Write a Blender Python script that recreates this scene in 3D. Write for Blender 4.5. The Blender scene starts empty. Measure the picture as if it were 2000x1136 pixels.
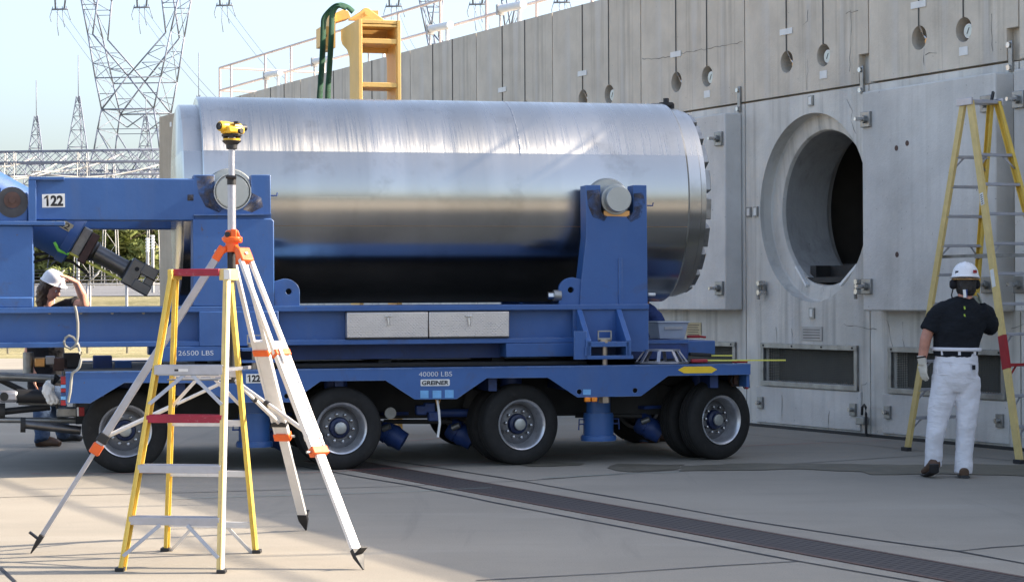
import bpy, bmesh, math, random
from mathutils import Vector, Matrix
# ---------------------------------------------------------------- camera, light, exposure
SC = bpy.context.scene
COL = SC.collection
FPX, CH = 4150.0, 1.566
PITCH, ROLL = 14.7/FPX, -0.0050
CM = Matrix.Rotation(math.pi/2+PITCH, 3, 'X') @ Matrix.Rotation(ROLL, 3, 'Z')
CP = Vector((0, 0, CH))
cd = bpy.data.cameras.new('camera'); cam = bpy.data.objects.new('camera', cd); COL.objects.link(cam)
cd.sensor_width = 36; cd.lens = 36*FPX/2000; cd.clip_end = 5000; cd.clip_start = 0.1
cam.matrix_world = Matrix.Translation(CP) @ CM.to_4x4()
SC.camera = cam
SUN_EL, SUN_PSI = 31.0, 10.0          # elevation; angle from camera right towards the back
w = bpy.data.worlds.new('World'); SC.world = w; w.use_nodes = True
nt = w.node_tree; bg = nt.nodes['Background']
sky = nt.nodes.new('ShaderNodeTexSky'); sky.sky_type = 'NISHITA'; sky.sun_disc = False
sky.sun_elevation = math.radians(SUN_EL); sky.sun_rotation = math.radians(90-SUN_PSI)
sky.air_density = 1.0; sky.dust_density = 3.4; sky.ozone_density = 3.0
hs = nt.nodes.new('ShaderNodeHueSaturation'); hs.inputs['Saturation'].default_value = .80
nt.links.new(sky.outputs[0], hs.inputs['Color']); nt.links.new(hs.outputs[0], bg.inputs[0]); bg.inputs[1].default_value = 0.15
sd = bpy.data.lights.new('sun', 'SUN'); sd.energy = 5.0; sd.angle = math.radians(0.53); sd.color = (1.0, 0.86, 0.68)
sun = bpy.data.objects.new('sun', sd); COL.objects.link(sun)
_e, _p = math.radians(SUN_EL), math.radians(SUN_PSI)
SDIR = Vector((math.cos(_e)*math.cos(_p), math.cos(_e)*math.sin(_p), math.sin(_e)))
sun.rotation_euler = SDIR.to_track_quat('Z', 'Y').to_euler(); sun.location = SDIR*60
SC.view_settings.view_transform = 'Standard'; SC.view_settings.look = 'None'
SC.view_settings.exposure = 1.36; SC.view_settings.gamma = 1.0
SC.render.engine = 'CYCLES'
random.seed(7)
R = random.random
V = Vector
PI = math.pi
# ---------------------------------------------------------------- frames and pixel rays
def ray(px, py): return CM @ V(((px-1000)/FPX, -(py-568)/FPX, -1.0))
class Fr:
    def __init__(s, deg):
        s.a = math.radians(deg); s.R = Matrix.Rotation(s.a, 3, 'Z'); s.I = s.R.transposed()
    def pl(s, px, py, ax, val):
        d = s.I @ ray(px, py); c = CP.copy(); return c + d*((val-c[ax])/d[ax])
    def X(s, px, py, v): return s.pl(px, py, 0, v)
    def Y(s, px, py, v): return s.pl(px, py, 1, v)
    def Z(s, px, py, v=0.0): return s.pl(px, py, 2, v)
T = Fr(12.5)     # trailer frame: x along the trailer towards the wall, y away
W = Fr(26.4)     # wall frame: x into the wall, y along it
A = Fr(0.0)      # world
# ---------------------------------------------------------------- mesh builder
class MB:
    def __init__(s): s.v = []; s.f = []
    def add(s, vs, fs):
        o = len(s.v); s.v += [V(p) for p in vs]; s.f += [tuple(i+o for i in q) for q in fs]; return s
    def hexa(s, p): return s.add(p, [(0,3,2,1),(4,5,6,7),(0,1,5,4),(1,2,6,5),(2,3,7,6),(3,0,4,7)])
    def box(s, x0, x1, y0, y1, z0, z1):
        return s.hexa([(x0,y0,z0),(x1,y0,z0),(x1,y1,z0),(x0,y1,z0),(x0,y0,z1),(x1,y0,z1),(x1,y1,z1),(x0,y1,z1)])
    def obox(s, c, ax, h):
        c = V(c); a, b, d = [V(q).normalized()*k for q, k in zip(ax, h)]
        return s.hexa([c-a-b-d, c+a-b-d, c+a+b-d, c-a+b-d, c-a-b+d, c+a-b+d, c+a+b+d, c-a+b+d])
    def bar(s, p, q, wd, ht, up=(0,0,1)):
        p, q = V(p), V(q); t = (q-p); L = t.length; t.normalize(); up = V(up)
        sd = t.cross(up)
        if sd.length < 1e-5: sd = t.cross(V((0,1,0)))
        sd.normalize(); u = sd.cross(t)
        return s.obox((p+q)/2, (t, sd, u), (L/2, wd/2, ht/2))
    def rings(s, rs, cap=True, close=False):
        n = len(rs[0]); o = len(s.v)
        for r in rs: s.v += [V(p) for p in r]
        m = len(rs)
        for i in range(m if close else m-1):
            a = o+i*n; b = o+((i+1) % m)*n
            for k in range(n): s.f.append((a+k, a+(k+1) % n, b+(k+1) % n, b+k))
        if cap and not close:
            s.f.append(tuple(o+k for k in range(n))[::-1]); s.f.append(tuple(o+(m-1)*n+k for k in range(n)))
        return s
    def loft(s, cs, rr, side=(1,0,0), n=14, cap=True):
        cs = [V(c) for c in cs]; rs = []; side = V(side)
        for i, c in enumerate(cs):
            t = (cs[min(i+1, len(cs)-1)]-cs[max(i-1, 0)]).normalized()
            u = side - t*side.dot(t)
            if u.length < 1e-4: u = V((0,1,0))-t*t.y
            u.normalize(); v = t.cross(u)
            r = rr[i] if isinstance(rr, (list, tuple)) else rr
            a, b = r if isinstance(r, (list, tuple)) else (r, r)
            rs.append([c+u*a*math.cos(2*PI*k/n)+v*b*math.sin(2*PI*k/n) for k in range(n)])
        return s.rings(rs, cap)
    def tube(s, pts, r, n=8):
        pts = [V(p) for p in pts]; t = (pts[-1]-pts[0])
        side = V((0,0,1)).cross(t) if len(pts) == 2 else V((0.13,0.31,0.94))
        if side.length < 1e-4: side = V((1,0,0))
        return s.loft(pts, r, side, n)
    def cyl(s, p, q, r, n=24, r2=None):
        return s.loft([p, q], [r, r if r2 is None else r2], (0.31,0.17,0.93) if abs((V(q)-V(p)).normalized().z) < .9 else (1,0,0), n)
    def lathe(s, prof, p, ax, n=40, close=False, cap=False):
        p, ax = V(p), V(ax).normalized(); u = ax.orthogonal().normalized()
        if abs(ax.z) < .9: u = (V((0,0,1))-ax*ax.z).normalized()
        v = ax.cross(u)
        rs = [[p+ax*a+u*r*math.cos(2*PI*k/n)+v*r*math.sin(2*PI*k/n) for k in range(n)] for a, r in prof]
        return s.rings(rs, cap, close)
    def prism(s, loops, dv, f3=None):
        if f3: loops = [[f3(*p) for p in l] for l in loops]
        loops = [[V(p) for p in l] for l in loops]; dv = V(dv)
        bm = bmesh.new(); es = []; flat = []
        for l in loops:
            vs = [bm.verts.new(p) for p in l]; flat += l
            es += [bm.edges.new((vs[i], vs[(i+1) % len(vs)])) for i in range(len(vs))]
        bm.verts.index_update()
        r = bmesh.ops.triangle_fill(bm, use_beauty=True, use_dissolve=False, edges=es)
        tr = [tuple(q.index for q in g.verts) for g in r['geom'] if isinstance(g, bmesh.types.BMFace)]
        bm.free(); n = len(flat); o = len(s.v)
        s.v += flat + [p+dv for p in flat]
        s.f += [tuple(o+i for i in t) for t in tr] + [tuple(o+n+i for i in t[::-1]) for t in tr]
        k = 0
        for l in loops:
            m = len(l)
            for i in range(m):
                a, b = o+k+i, o+k+(i+1) % m; s.f.append((a, b, b+n, a+n))
            k += m
        return s
    def ball(s, c, r, n=12, sq=(1,1,1)):
        c = V(c); rs = []
        for i in range(n//2+1):
            t = PI*i/(n//2); t = min(max(t, .03), PI-.03)
            rs.append([c+V((r*sq[0]*math.sin(t)*math.cos(2*PI*k/n), r*sq[1]*math.sin(t)*math.sin(2*PI*k/n), -r*sq[2]*math.cos(t))) for k in range(n)])
        return s.rings(rs, True)
    def mir(s, yc):
        m = MB(); m.v = [V((p.x, 2*yc-p.y, p.z)) for p in s.v]; m.f = [q[::-1] for q in s.f]; return m
    def mesh(s, name, org=(0,0,0), sharp=38):
        me = bpy.data.meshes.new(name); o = V(org)
        me.from_pydata([p-o for p in s.v], [], s.f)
        bm = bmesh.new(); bm.from_mesh(me); bmesh.ops.recalc_face_normals(bm, faces=bm.faces); bm.to_mesh(me); bm.free()
        me.shade_smooth()
        if sharp: me.set_sharp_from_angle(angle=math.radians(sharp))
        return me
def circ(cx, cy, r, n=24, a0=0.0): return [(cx+r*math.cos(a0+2*PI*k/n), cy+r*math.sin(a0+2*PI*k/n)) for k in range(n)]
ORG = {}
def place(o, fr, org): o.location = fr.R @ V(org); o.rotation_euler = (0, 0, fr.a)
def tags(o, label=None, cat=None, group=None, kind=None):
    for k, x in (('label', label), ('category', cat), ('group', group), ('kind', kind)):
        if x: o[k] = x
def thing(name, label, cat, fr=A, org=(0,0,0), group=None):
    o = bpy.data.objects.new(name, None); COL.objects.link(o); place(o, fr, org); o.empty_display_size = .1
    tags(o, label, cat, group); ORG[o.name] = V(org); return o
def root(o):
    while o.parent: o = o.parent
    return o
def bevel(o, b):
    if b:
        m = o.modifiers.new('bevel', 'BEVEL'); m.width = b; m.segments = 2; m.limit_method = 'ANGLE'; m.angle_limit = math.radians(40)
def part(mb, name, mat, par, bev=0, sharp=38, label=None):
    me = mb.mesh(name, ORG[root(par).name], sharp); me.materials.append(mat)
    o = bpy.data.objects.new(name, me); COL.objects.link(o); o.parent = par; bevel(o, bev); tags(o, label); return o
def solo(mb, name, mat, label, cat, fr=A, org=(0,0,0), group=None, kind=None, bev=0, sharp=38):
    me = mb.mesh(name, org, sharp); me.materials.append(mat)
    o = bpy.data.objects.new(name, me); COL.objects.link(o); place(o, fr, org); bevel(o, bev)
    tags(o, label, cat, group, kind); ORG[o.name] = V(org); return o
def kids(o): return [c for c in bpy.data.objects if c.parent == o]
def dup(o, par=None):
    c = o.copy(); COL.objects.link(c)
    if par: c.parent = par
    else: ORG[c.name] = ORG[o.name]
    for k in kids(o): dup(k, c)
    return c
def text(body, name, mat, par, c, wd, ht, xa=(1,0,0), za=(0,0,1), bold=0.0, shear=0.0):
    """flat lettering centred at c (frame coordinates), xa to its right, za up"""
    cu = bpy.data.curves.new(name, 'FONT'); cu.body = body; cu.offset = bold; cu.shear = shear; cu.resolution_u = 4
    t = bpy.data.objects.new(name, cu); COL.objects.link(t)
    bpy.context.view_layer.update()
    me0 = bpy.data.meshes.new_from_object(t.evaluated_get(bpy.context.evaluated_depsgraph_get()))
    bpy.data.objects.remove(t); vs = [p.co.copy() for p in me0.vertices]; fs = [tuple(p.vertices) for p in me0.polygons]
    x0, x1 = min(p.x for p in vs), max(p.x for p in vs); y0, y1 = min(p.y for p in vs), max(p.y for p in vs)
    xa, za, c = V(xa), V(za), V(c); m = MB()
    m.add([c + xa*((p.x-(x0+x1)/2)/(x1-x0)*wd) + za*((p.y-(y0+y1)/2)/(y1-y0)*ht) for p in vs], fs)
    bpy.data.meshes.remove(me0)
    return part(m, name, mat, par, 0, None)
# ---------------------------------------------------------------- materials
def nodes(name):
    m = bpy.data.materials.new(name); m.use_nodes = True; n = m.node_tree; b = n.nodes['Principled BSDF']; return m, n, b
def N(n, t, **kw):
    q = n.nodes.new(t)
    for k, x in kw.items(): setattr(q, k, x)
    return q
def noise(n, co, scale, detail=4, rough=.55, vec=None, dist=0):
    t = N(n, 'ShaderNodeTexNoise'); t.inputs['Scale'].default_value = scale; t.inputs['Detail'].default_value = detail
    t.inputs['Roughness'].default_value = rough; t.inputs['Distortion'].default_value = dist
    if vec:
        mp = N(n, 'ShaderNodeMapping'); mp.inputs['Scale'].default_value = vec; n.links.new(co, mp.inputs[0]); co = mp.outputs[0]
    n.links.new(co, t.inputs['Vector']); return t.outputs['Fac']
def ramp(n, f, stops):
    r = N(n, 'ShaderNodeValToRGB'); e = r.color_ramp.elements
    while len(e) < len(stops): e.new(0.5)
    for q, (p, c) in zip(e, stops): q.position = p; q.color = (c, c, c, 1) if isinstance(c, (int, float)) else (*c, 1)
    n.links.new(f, r.inputs[0]); return r.outputs[0]
def mixc(n, f, a, b, mode='MIX'):
    m = N(n, 'ShaderNodeMix', data_type='RGBA', blend_type=mode)
    for s, x in ((m.inputs[0], f), (m.inputs[6], a), (m.inputs[7], b)):
        if hasattr(x, 'is_linked'): n.links.new(x, s)
        elif isinstance(x, (int, float)): s.default_value = x
        else: s.default_value = (*x, 1)
    return m.outputs[2]
def bump(n, b, h, dist, strength=1.0):
    q = N(n, 'ShaderNodeBump'); q.inputs['Distance'].default_value = dist; q.inputs['Strength'].default_value = strength
    n.links.new(h, q.inputs['Height']); n.links.new(q.outputs[0], b.inputs['Normal'])
def setb(b, col=None, rough=None, metal=None, spec=None):
    if col is not None: b.inputs['Base Color'].default_value = (*col, 1)
    if rough is not None: b.inputs['Roughness'].default_value = rough
    if metal is not None: b.inputs['Metallic'].default_value = metal
    if spec is not None: b.inputs['Specular IOR Level'].default_value = spec
def coord(n): return N(n, 'ShaderNodeTexCoord').outputs['Object']
def paint(name, col, rough=.5, metal=0, var=.25, scale=3.0, dirt=None, dirt_amt=.5, bmp=.0015, bscale=40, spec=None):
    m, n, b = nodes(name); co = coord(n); setb(b, col, rough, metal, spec)
    f = noise(n, co, scale, 6, .65); lo = tuple(c*(1-var) for c in col); hi = tuple(min(1, c*(1+var*.7)) for c in col)
    c = mixc(n, ramp(n, f, [(.3, 0), (.7, 1)]), lo, hi)
    if dirt:
        g = noise(n, co, scale*2.3, 8, .7, dist=.4)
        c = mixc(n, ramp(n, g, [(.62-.12*dirt_amt, 0), (.74, dirt_amt)]), c, dirt)
    n.links.new(c, b.inputs['Base Color'])
    r = noise(n, co, scale*4, 5)
    rr = N(n, 'ShaderNodeMapRange'); rr.inputs[3].default_value = rough*.75; rr.inputs[4].default_value = min(1, rough*1.25)
    n.links.new(r, rr.inputs[0]); n.links.new(rr.outputs[0], b.inputs['Roughness'])
    if bmp: bump(n, b, noise(n, co, bscale, 5), bmp, .6)
    return m
def concrete(name, col, streak=.5, pits=True, stain=(.16,.15,.13)):
    m, n, b = nodes(name); co = coord(n); setb(b, col, .85, 0, .25)
    c = mixc(n, ramp(n, noise(n, co, 1.3, 7, .6), [(.3, 0), (.7, 1)]), tuple(x*.82 for x in col), tuple(x*1.14 for x in col))
    s1 = noise(n, co, 1.0, 5, .6, (7, 7, .32)); c = mixc(n, ramp(n, s1, [(.5, 0), (.72, streak)]), c, stain)
    s2 = noise(n, co, 1.0, 3, .5, (3.1, 3.1, .22)); c = mixc(n, ramp(n, s2, [(.56, 0), (.66, streak*.55)]), c, tuple(min(.6, x*1.35) for x in col))
    h = noise(n, co, 22, 8, .65)
    if pits:
        p = noise(n, co, 26, 3, .5); pr = ramp(n, p, [(.22, .8), (.29, 0)]); c = mixc(n, pr, c, (.09,.09,.09))
    n.links.new(c, b.inputs['Base Color']); bump(n, b, h, .012, .55)
    return m
M = {}
def blue_paint():
    m, n, b = nodes('blue_paint'); co = coord(n); setb(b, (.035,.095,.29), .42, 0)
    c = mixc(n, ramp(n, noise(n, co, 1.3, 6, .65), [(.3, 0), (.7, 1)]), (.026,.086,.255), (.036,.114,.325))
    c = mixc(n, ramp(n, noise(n, co, 1.0, 5, .6, (5, 5, .5)), [(.52, 0), (.75, .4)]), c, (.075,.12,.24))
    c = mixc(n, ramp(n, noise(n, co, 2.6, 8, .72, dist=.5), [(.58, 0), (.72, .55)]), c, (.06,.058,.07))
    c = mixc(n, ramp(n, noise(n, co, 17, 5, .6, dist=.3), [(.69, 0), (.72, .8)]), c, (.10,.06,.045))
    bv = N(n, 'ShaderNodeBevel', samples=4); bv.inputs[0].default_value = .011; ge = N(n, 'ShaderNodeNewGeometry')
    dp = N(n, 'ShaderNodeVectorMath', operation='DOT_PRODUCT'); n.links.new(bv.outputs[0], dp.inputs[0]); n.links.new(ge.outputs['Normal'], dp.inputs[1])
    ed = ramp(n, dp.outputs['Value'], [(.86, 1), (.985, 0)]); wn = ramp(n, noise(n, co, 9, 5, .65), [(.38, 0), (.60, 1)])
    f = N(n, 'ShaderNodeMath', operation='MULTIPLY'); n.links.new(ed, f.inputs[0]); n.links.new(wn, f.inputs[1])
    c = mixc(n, f.outputs[0], c, (.20,.27,.42)); n.links.new(c, b.inputs['Base Color'])  # worn edges lightened, which also paints in the edge highlights
    rr = N(n, 'ShaderNodeMapRange'); rr.inputs[3].default_value = .3; rr.inputs[4].default_value = .6; n.links.new(noise(n, co, 5, 6), rr.inputs[0]); n.links.new(rr.outputs[0], b.inputs['Roughness'])
    bump(n, b, noise(n, co, 30, 5), .0015, .6); return m
M['blue'] = blue_paint()
M['blue_dark'] = paint('blue_paint_worn', (.022,.055,.20), .5, 0, .3, 3, (.03,.03,.035), .6)
M['rubber'] = paint('tyre_rubber', (.012,.0115,.011), .82, 0, .4, 5, (.05,.044,.037), .4, .002, 60)
M['black'] = paint('black_steel', (.018,.018,.02), .55, 0, .3, 5)
M['dark'] = paint('grimy_steel', (.03,.029,.028), .75, 0, .5, 4)
M['rim'] = paint('silver_rim', (.60,.60,.62), .34, .75, .25, 7, (.10,.09,.08), .5)
M['steel'] = paint('bright_steel', (.55,.55,.55), .28, 1, .15, 9)
M['steel_dull'] = paint('dull_steel', (.32,.32,.31), .45, .8, .3, 8, (.12,.09,.07), .5)
M['trunnion'] = paint('machined_face', (.42,.43,.41), .42, .65, .08, 6)
M['alu'] = paint('brushed_aluminium', (.44,.44,.48), .42, .7, .12, 9, (.3,.3,.3), .35)
M['alu_white'] = paint('pale_aluminium', (.74,.72,.70), .42, .25, .1, 9, (.35,.33,.31), .3)
M['yellow_frp'] = paint('yellow_fibreglass', (.72,.50,.09), .5, 0, .15, 8, (.33,.27,.14), .45)
M['cream_frp'] = paint('faded_fibreglass', (.66,.50,.20), .6, 0, .14, 8, (.30,.27,.2), .4)
M['red'] = paint('red_paint', (.30,.012,.035), .5, 0, .25, 8, (.5,.45,.45), .35)
M['red2'] = paint('red_enamel', (.33,.015,.02), .5, 0, .2, 8)
M['orange'] = paint('orange_plastic', (.83,.13,.018), .38, 0, .1, 10)
M['yellow'] = paint('yellow_paint', (.80,.50,.15), .5, 0, .1, 4, (.45,.27,.11), .3)
M['yellow_in'] = paint('survey_yellow', (.72,.42,.03), .35, 0, .1, 20)
M['green'] = paint('green_webbing', (.008,.065,.032), .8, 0, .4, 12, bmp=.004, bscale=90)
M['white'] = paint('white_paint', (.78,.78,.76), .5, 0, .06, 9)
M['galv'] = paint('galvanised', (.40,.39,.39), .5, .5, .15, 3)
M['lattice'] = paint('weathered_lattice', (.21,.23,.29), .6, .2, .2, 1)
M['lattice_pale'] = paint('pale_lattice', (.40,.39,.37), .6, .2, .3, .6)
M['rail'] = paint('pinkish_galvanised_rail', (.55,.47,.45), .5, .2, .12, 3)
M['conc_up'] = concrete('upper_concrete', (.60,.54,.45), .5, True, (.24,.215,.175))
M['conc_lo'] = concrete('lower_concrete', (.63,.61,.56), .55, True, (.25,.24,.22))
M['conc_door'] = concrete('door_concrete', (.62,.605,.575), .28, True, (.36,.35,.32))
M['conc_tan'] = concrete('end_concrete', (.42,.36,.28), .2)
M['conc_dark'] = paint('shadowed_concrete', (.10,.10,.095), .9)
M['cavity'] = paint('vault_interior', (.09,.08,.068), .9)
M['brass'] = paint('brass', (.55,.30,.12), .35, .9)
M['dial'] = paint('dial_face', (.62,.66,.60), .4)
M['ink'] = paint('black_ink', (.012,.012,.016), .6, bmp=0)
M['stencil'] = paint('faded_white_stencil', (.60,.62,.66), .7, 0, .25, 40, bmp=0)
M['plate'] = paint('white_plate', (.72,.72,.70), .5, 0, .1, 9, bmp=0)
M['sky_sticker'] = paint('pale_blue_sticker', (.16,.40,.70), .5, 0, .15, 20, bmp=0)
M['reflector'] = paint('yellow_reflector', (.85,.55,.02), .35, 0, .06, 8, bmp=0)
M['amber'] = paint('amber_lens', (.85,.25,.02), .25, 0, .1, 9)
M['tan_rod'] = paint('greased_rod', (.38,.31,.24), .35, .6, .25, 12)
M['rust'] = paint('rusty_plate', (.085,.045,.035), .7, 0, .4, 9)
M['gunmetal'] = paint('gunmetal', (.16,.155,.155), .36, .9, .25, 7)
M['clear'] = paint('translucent_bin', (.50,.54,.60), .35, 0, .05, 8)
M['tape'] = paint('yellow_tape', (.75,.70,.12), .5, 0, .1, 30)
M['hose'] = paint('grey_hose', (.33,.32,.28), .5)
M['cream_sign'] = paint('cream_sign', (.50,.42,.26), .6, 0, .1, 9)
# diamond plate
def diamond():
    m, n, b = nodes('diamond_plate'); co = coord(n); setb(b, (.60,.56,.53), .36, .75)
    mp = N(n, 'ShaderNodeMapping'); mp.inputs['Rotation'].default_value = (0, math.radians(45), 0); mp.inputs['Scale'].default_value = (45, 45, 45); n.links.new(co, mp.inputs[0])
    ck = N(n, 'ShaderNodeTexVoronoi'); ck.inputs['Scale'].default_value = 1.0; ck.inputs['Randomness'].default_value = 0.12; n.links.new(mp.outputs[0], ck.inputs['Vector'])
    bump(n, b, ramp(n, ck.outputs['Distance'], [(.2, 1), (.5, 0)]), .006, .9)
    n.links.new(mixc(n, noise(n, co, 5, 4), (.48,.45,.43), (.66,.62,.59)), b.inputs['Base Color']); return m
M['diamond'] = diamond()
def stainless():
    m, n, b = nodes('brushed_stainless'); co = coord(n); setb(b, (.60,.60,.615), .3, 1.0)
    # bands of different grinding along the shell (x) and round it (angle)
    sx = N(n, 'ShaderNodeSeparateXYZ'); n.links.new(co, sx.inputs[0])
    at = N(n, 'ShaderNodeMath', operation='ARCTAN2'); n.links.new(sx.outputs[2], at.inputs[0]); n.links.new(sx.outputs[1], at.inputs[1])
    cb = N(n, 'ShaderNodeCombineXYZ'); n.links.new(sx.outputs[0], cb.inputs[0]); n.links.new(at.outputs[0], cb.inputs[1])
    uv = cb.outputs[0]
    fine = noise(n, uv, 1.0, 5, .75, (34, .9, 1)); mid = noise(n, uv, 1.0, 3, .6, (5, .35, 1))
    up = N(n, 'ShaderNodeMapRange'); up.inputs[1].default_value = .425; up.inputs[2].default_value = .435; n.links.new(sx.outputs[2], up.inputs[0])
    q = N(n, 'ShaderNodeBump'); q.inputs['Distance'].default_value = .004; n.links.new(fine, q.inputs['Height'])
    st = N(n, 'ShaderNodeMapRange'); st.inputs[3].default_value = .012; st.inputs[4].default_value = .17; n.links.new(up.outputs[0], st.inputs[0]); n.links.new(st.outputs[0], q.inputs['Strength'])
    n.links.new(q.outputs[0], b.inputs['Normal'])
    ro = N(n, 'ShaderNodeMapRange'); ro.inputs[3].default_value = .205; ro.inputs[4].default_value = .165; n.links.new(up.outputs[0], ro.inputs[0])
    fm = N(n, 'ShaderNodeMath', operation='ADD'); n.links.new(ramp(n, fine, [(.36, 0), (.66, 1)]), fm.inputs[0]); n.links.new(mid, fm.inputs[1])
    rv = N(n, 'ShaderNodeMath', operation='MULTIPLY_ADD'); n.links.new(fm.outputs[0], rv.inputs[0]); am = N(n, 'ShaderNodeMapRange'); am.inputs[3].default_value = .035; am.inputs[4].default_value = .16; n.links.new(up.outputs[0], am.inputs[0]); n.links.new(am.outputs[0], rv.inputs[1]); n.links.new(ro.outputs[0], rv.inputs[2]); n.links.new(rv.outputs[0], b.inputs['Roughness'])
    an = N(n, 'ShaderNodeMapRange'); an.inputs[3].default_value = .5; an.inputs[4].default_value = .80; n.links.new(up.outputs[0], an.inputs[0]); n.links.new(an.outputs[0], b.inputs['Anisotropic']); b.inputs['Anisotropic Rotation'].default_value = .25
    tg = N(n, 'ShaderNodeTangent', direction_type='RADIAL', axis='X'); n.links.new(tg.outputs[0], b.inputs['Tangent'])
    seam = ramp(n, noise(n, uv, 1.0, 2, .5, (1.1, .05, 1)), [(.46, 0), (.54, 1)])
    c = mixc(n, seam, (.455,.445,.42), (.545,.53,.50)); c = mixc(n, ramp(n, noise(n, co, 2.5, 6, .7), [(.54, 0), (.70, .5)]), c, (.33,.315,.29))
    n.links.new(c, b.inputs['Base Color']); return m
M['stainless'] = stainless()
M['grime'] = paint('greasy_dirt', (.05,.05,.055), .6, 0, .4, 9)
M['hub_blue'] = paint('dark_hub', (.012,.022,.07), .4, 0, .3, 9)
M['screen'] = paint('vent_mesh', (.11,.11,.095), .7, .2, .2, 6)
M['crack'] = paint('crack_shadow', (.16,.15,.135), .9, bmp=0)
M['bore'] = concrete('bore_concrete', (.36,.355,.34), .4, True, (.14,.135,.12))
def rub():
    m, n, b = nodes('grease_rub'); co = coord(n); setb(b, (.055,.055,.07), .55, 0)
    n.links.new(mixc(n, noise(n, co, 12, 5), (.035,.034,.04), (.10,.085,.085)), b.inputs['Base Color'])
    n.links.new(ramp(n, noise(n, co, 7, 7, .7, dist=.5), [(.36, 0), (.66, .7)]), b.inputs['Alpha']); return m
M['rub'] = rub()
# ---------------------------------------------------------------- ground
def apron_mat():
    m, n, b = nodes('apron_concrete'); co = coord(n); setb(b, (.4,.37,.32), .88, 0, .25)
    f = noise(n, co, .35, 6, .6); c = mixc(n, ramp(n, f, [(.32, 0), (.68, 1)]), (.268,.24,.198), (.348,.312,.258))
    g = noise(n, co, 1.0, 7, .68, (.5, 2.2, 1)); c = mixc(n, ramp(n, g, [(.5, 0), (.74, .38)]), c, (.215,.205,.18))
    k = noise(n, co, 1.0, 4, .5, (.25, 1.6, 1)); c = mixc(n, ramp(n, k, [(.58, 0), (.75, .3)]), c, (.44,.41,.36))
    sp = noise(n, co, 45, 3, .5); c = mixc(n, ramp(n, sp, [(.27, .5), (.34, 0)]), c, (.12,.11,.1))
    sp2 = noise(n, co, 95, 4, .7); c = mixc(n, ramp(n, sp2, [(.35, .35), (.62, 0)]), c, (.15,.14,.12)); c = mixc(n, ramp(n, sp2, [(.62, 0), (.75, .4)]), c, (.50,.47,.41))
    tm = noise(n, co, 1.0, 5, .6, (2.4, .22, 1), .6); c = mixc(n, ramp(n, tm, [(.60, 0), (.72, .3)]), c, (.13,.125,.115))
    n.links.new(c, b.inputs['Base Color'])
    h = noise(n, co, 70, 6, .7, (.4, 1, 1)); bump(n, b, h, .004, .5); return m
M['apron'] = apron_mat()
def grass_mat():
    m, n, b = nodes('dry_grass'); co = coord(n); setb(b, (.3,.26,.13), .95, 0, .1)
    c = mixc(n, ramp(n, noise(n, co, .12, 6, .6), [(.35, 0), (.65, 1)]), (.16,.15,.065), (.36,.31,.17))
    c = mixc(n, ramp(n, noise(n, co, 3, 6, .7), [(.4, 0), (.7, .5)]), c, (.46,.40,.25)); n.links.new(c, b.inputs['Base Color'])
    bump(n, b, noise(n, co, 8, 6, .7), .08, .7); return m
M['grass'] = grass_mat()
M['gravel'] = paint('gravel', (.19,.19,.20), .95, 0, .2, .3, bmp=.03, bscale=6)
def hgt(D):
    def ss(a, b): t = min(1, max(0, (D-a)/(b-a))); return t*t*(3-2*t)
    return -0.03 + 1.75*ss(64, 96) + .9*ss(92, 132)
mb = MB(); xs = [-2500, -600, -200, -120, -80, -50, -30, -20, -10, 0, 20, 60, 200, 600, 2500]
ds = [-40, 0, 30, 50, 58, 62, 66, 70, 74, 78, 82, 86, 90, 94, 98, 102, 106, 110, 115, 120, 126, 134, 160, 250, 500, 1200, 4000]
for d in ds: mb.v += [V((x, d, hgt(d))) for x in xs]
nx = len(xs); mb.f = [(j*nx+i, j*nx+i+1, (j+1)*nx+i+1, (j+1)*nx+i) for j in range(len(ds)-1) for i in range(nx-1)]
solo(mb, 'ground', M['grass'], 'dry grass field rising gently behind the concrete apron', 'ground', kind='structure')
mb = MB(); rows = [96, 100, 104, 108, 112, 118, 124, 130]
for d in rows: mb.v += [V((-90, d, hgt(d)+.03)), V((20, d, hgt(d)+.03))]
mb.f = [(2*i, 2*i+1, 2*i+3, 2*i+2) for i in range(len(rows)-1)]
solo(mb, 'gravel_yard', M['gravel'], 'grey gravel yard beneath the far lattice towers', 'ground', kind='structure')
mb = MB(); mb.add([(-90,-70,0),(60,-70,0),(60,58,0),(-90,58,0)], [(0,1,2,3)])
solo(mb, 'concrete_apron', M['apron'], 'pale concrete apron in front of the storage wall', 'pavement', kind='structure')
def strip(m, pts, wd, z=.004, wob=0.0):
    ps = [A.Z(*p) for p in pts]; q = []
    for a, b in zip(ps, ps[1:]):
        k = max(1, int((b-a).length/.35))
        q += [a.lerp(b, i/k) for i in range(k)]
    q.append(ps[-1]); L = []
    for i, p in enumerate(q):
        t = (q[min(i+1, len(q)-1)]-q[max(i-1, 0)]).normalized(); s = V((-t.y, t.x, 0)); j = wob*(R()-.5); u = wd*(.7+.6*R())/2
        L.append((p+s*(j+u), p+s*(j-u)))
    o = len(m.v)
    for a, b in L: m.v += [V((a.x, a.y, z)), V((b.x, b.y, z))]
    m.f += [(o+2*i, o+2*i+1, o+2*i+3, o+2*i+2) for i in range(len(L)-1)]
mb = MB()
strip(mb, [(700,890),(856,913),(992,934.5),(1083,951),(1285,985),(1467,1017.7),(1701,1053),(1870,1076),(2040,1108)], .028, wob=.012)
strip(mb, [(560,905),(700,931),(810,949),(960,980),(1265,1038.5),(1558,1095.7),(1850,1146)], .024, wob=.012)
strip(mb, [(-80,973),(400,961),(760,950),(1018,939)], .02, wob=.01)
strip(mb, [(1018,939),(1240,922.8),(1480,910),(1805,889)], .022, wob=.01)
strip(mb, [(930,1133.5),(1200,1119),(1400,1105),(1558,1096)], .018, wob=.008)
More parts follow.
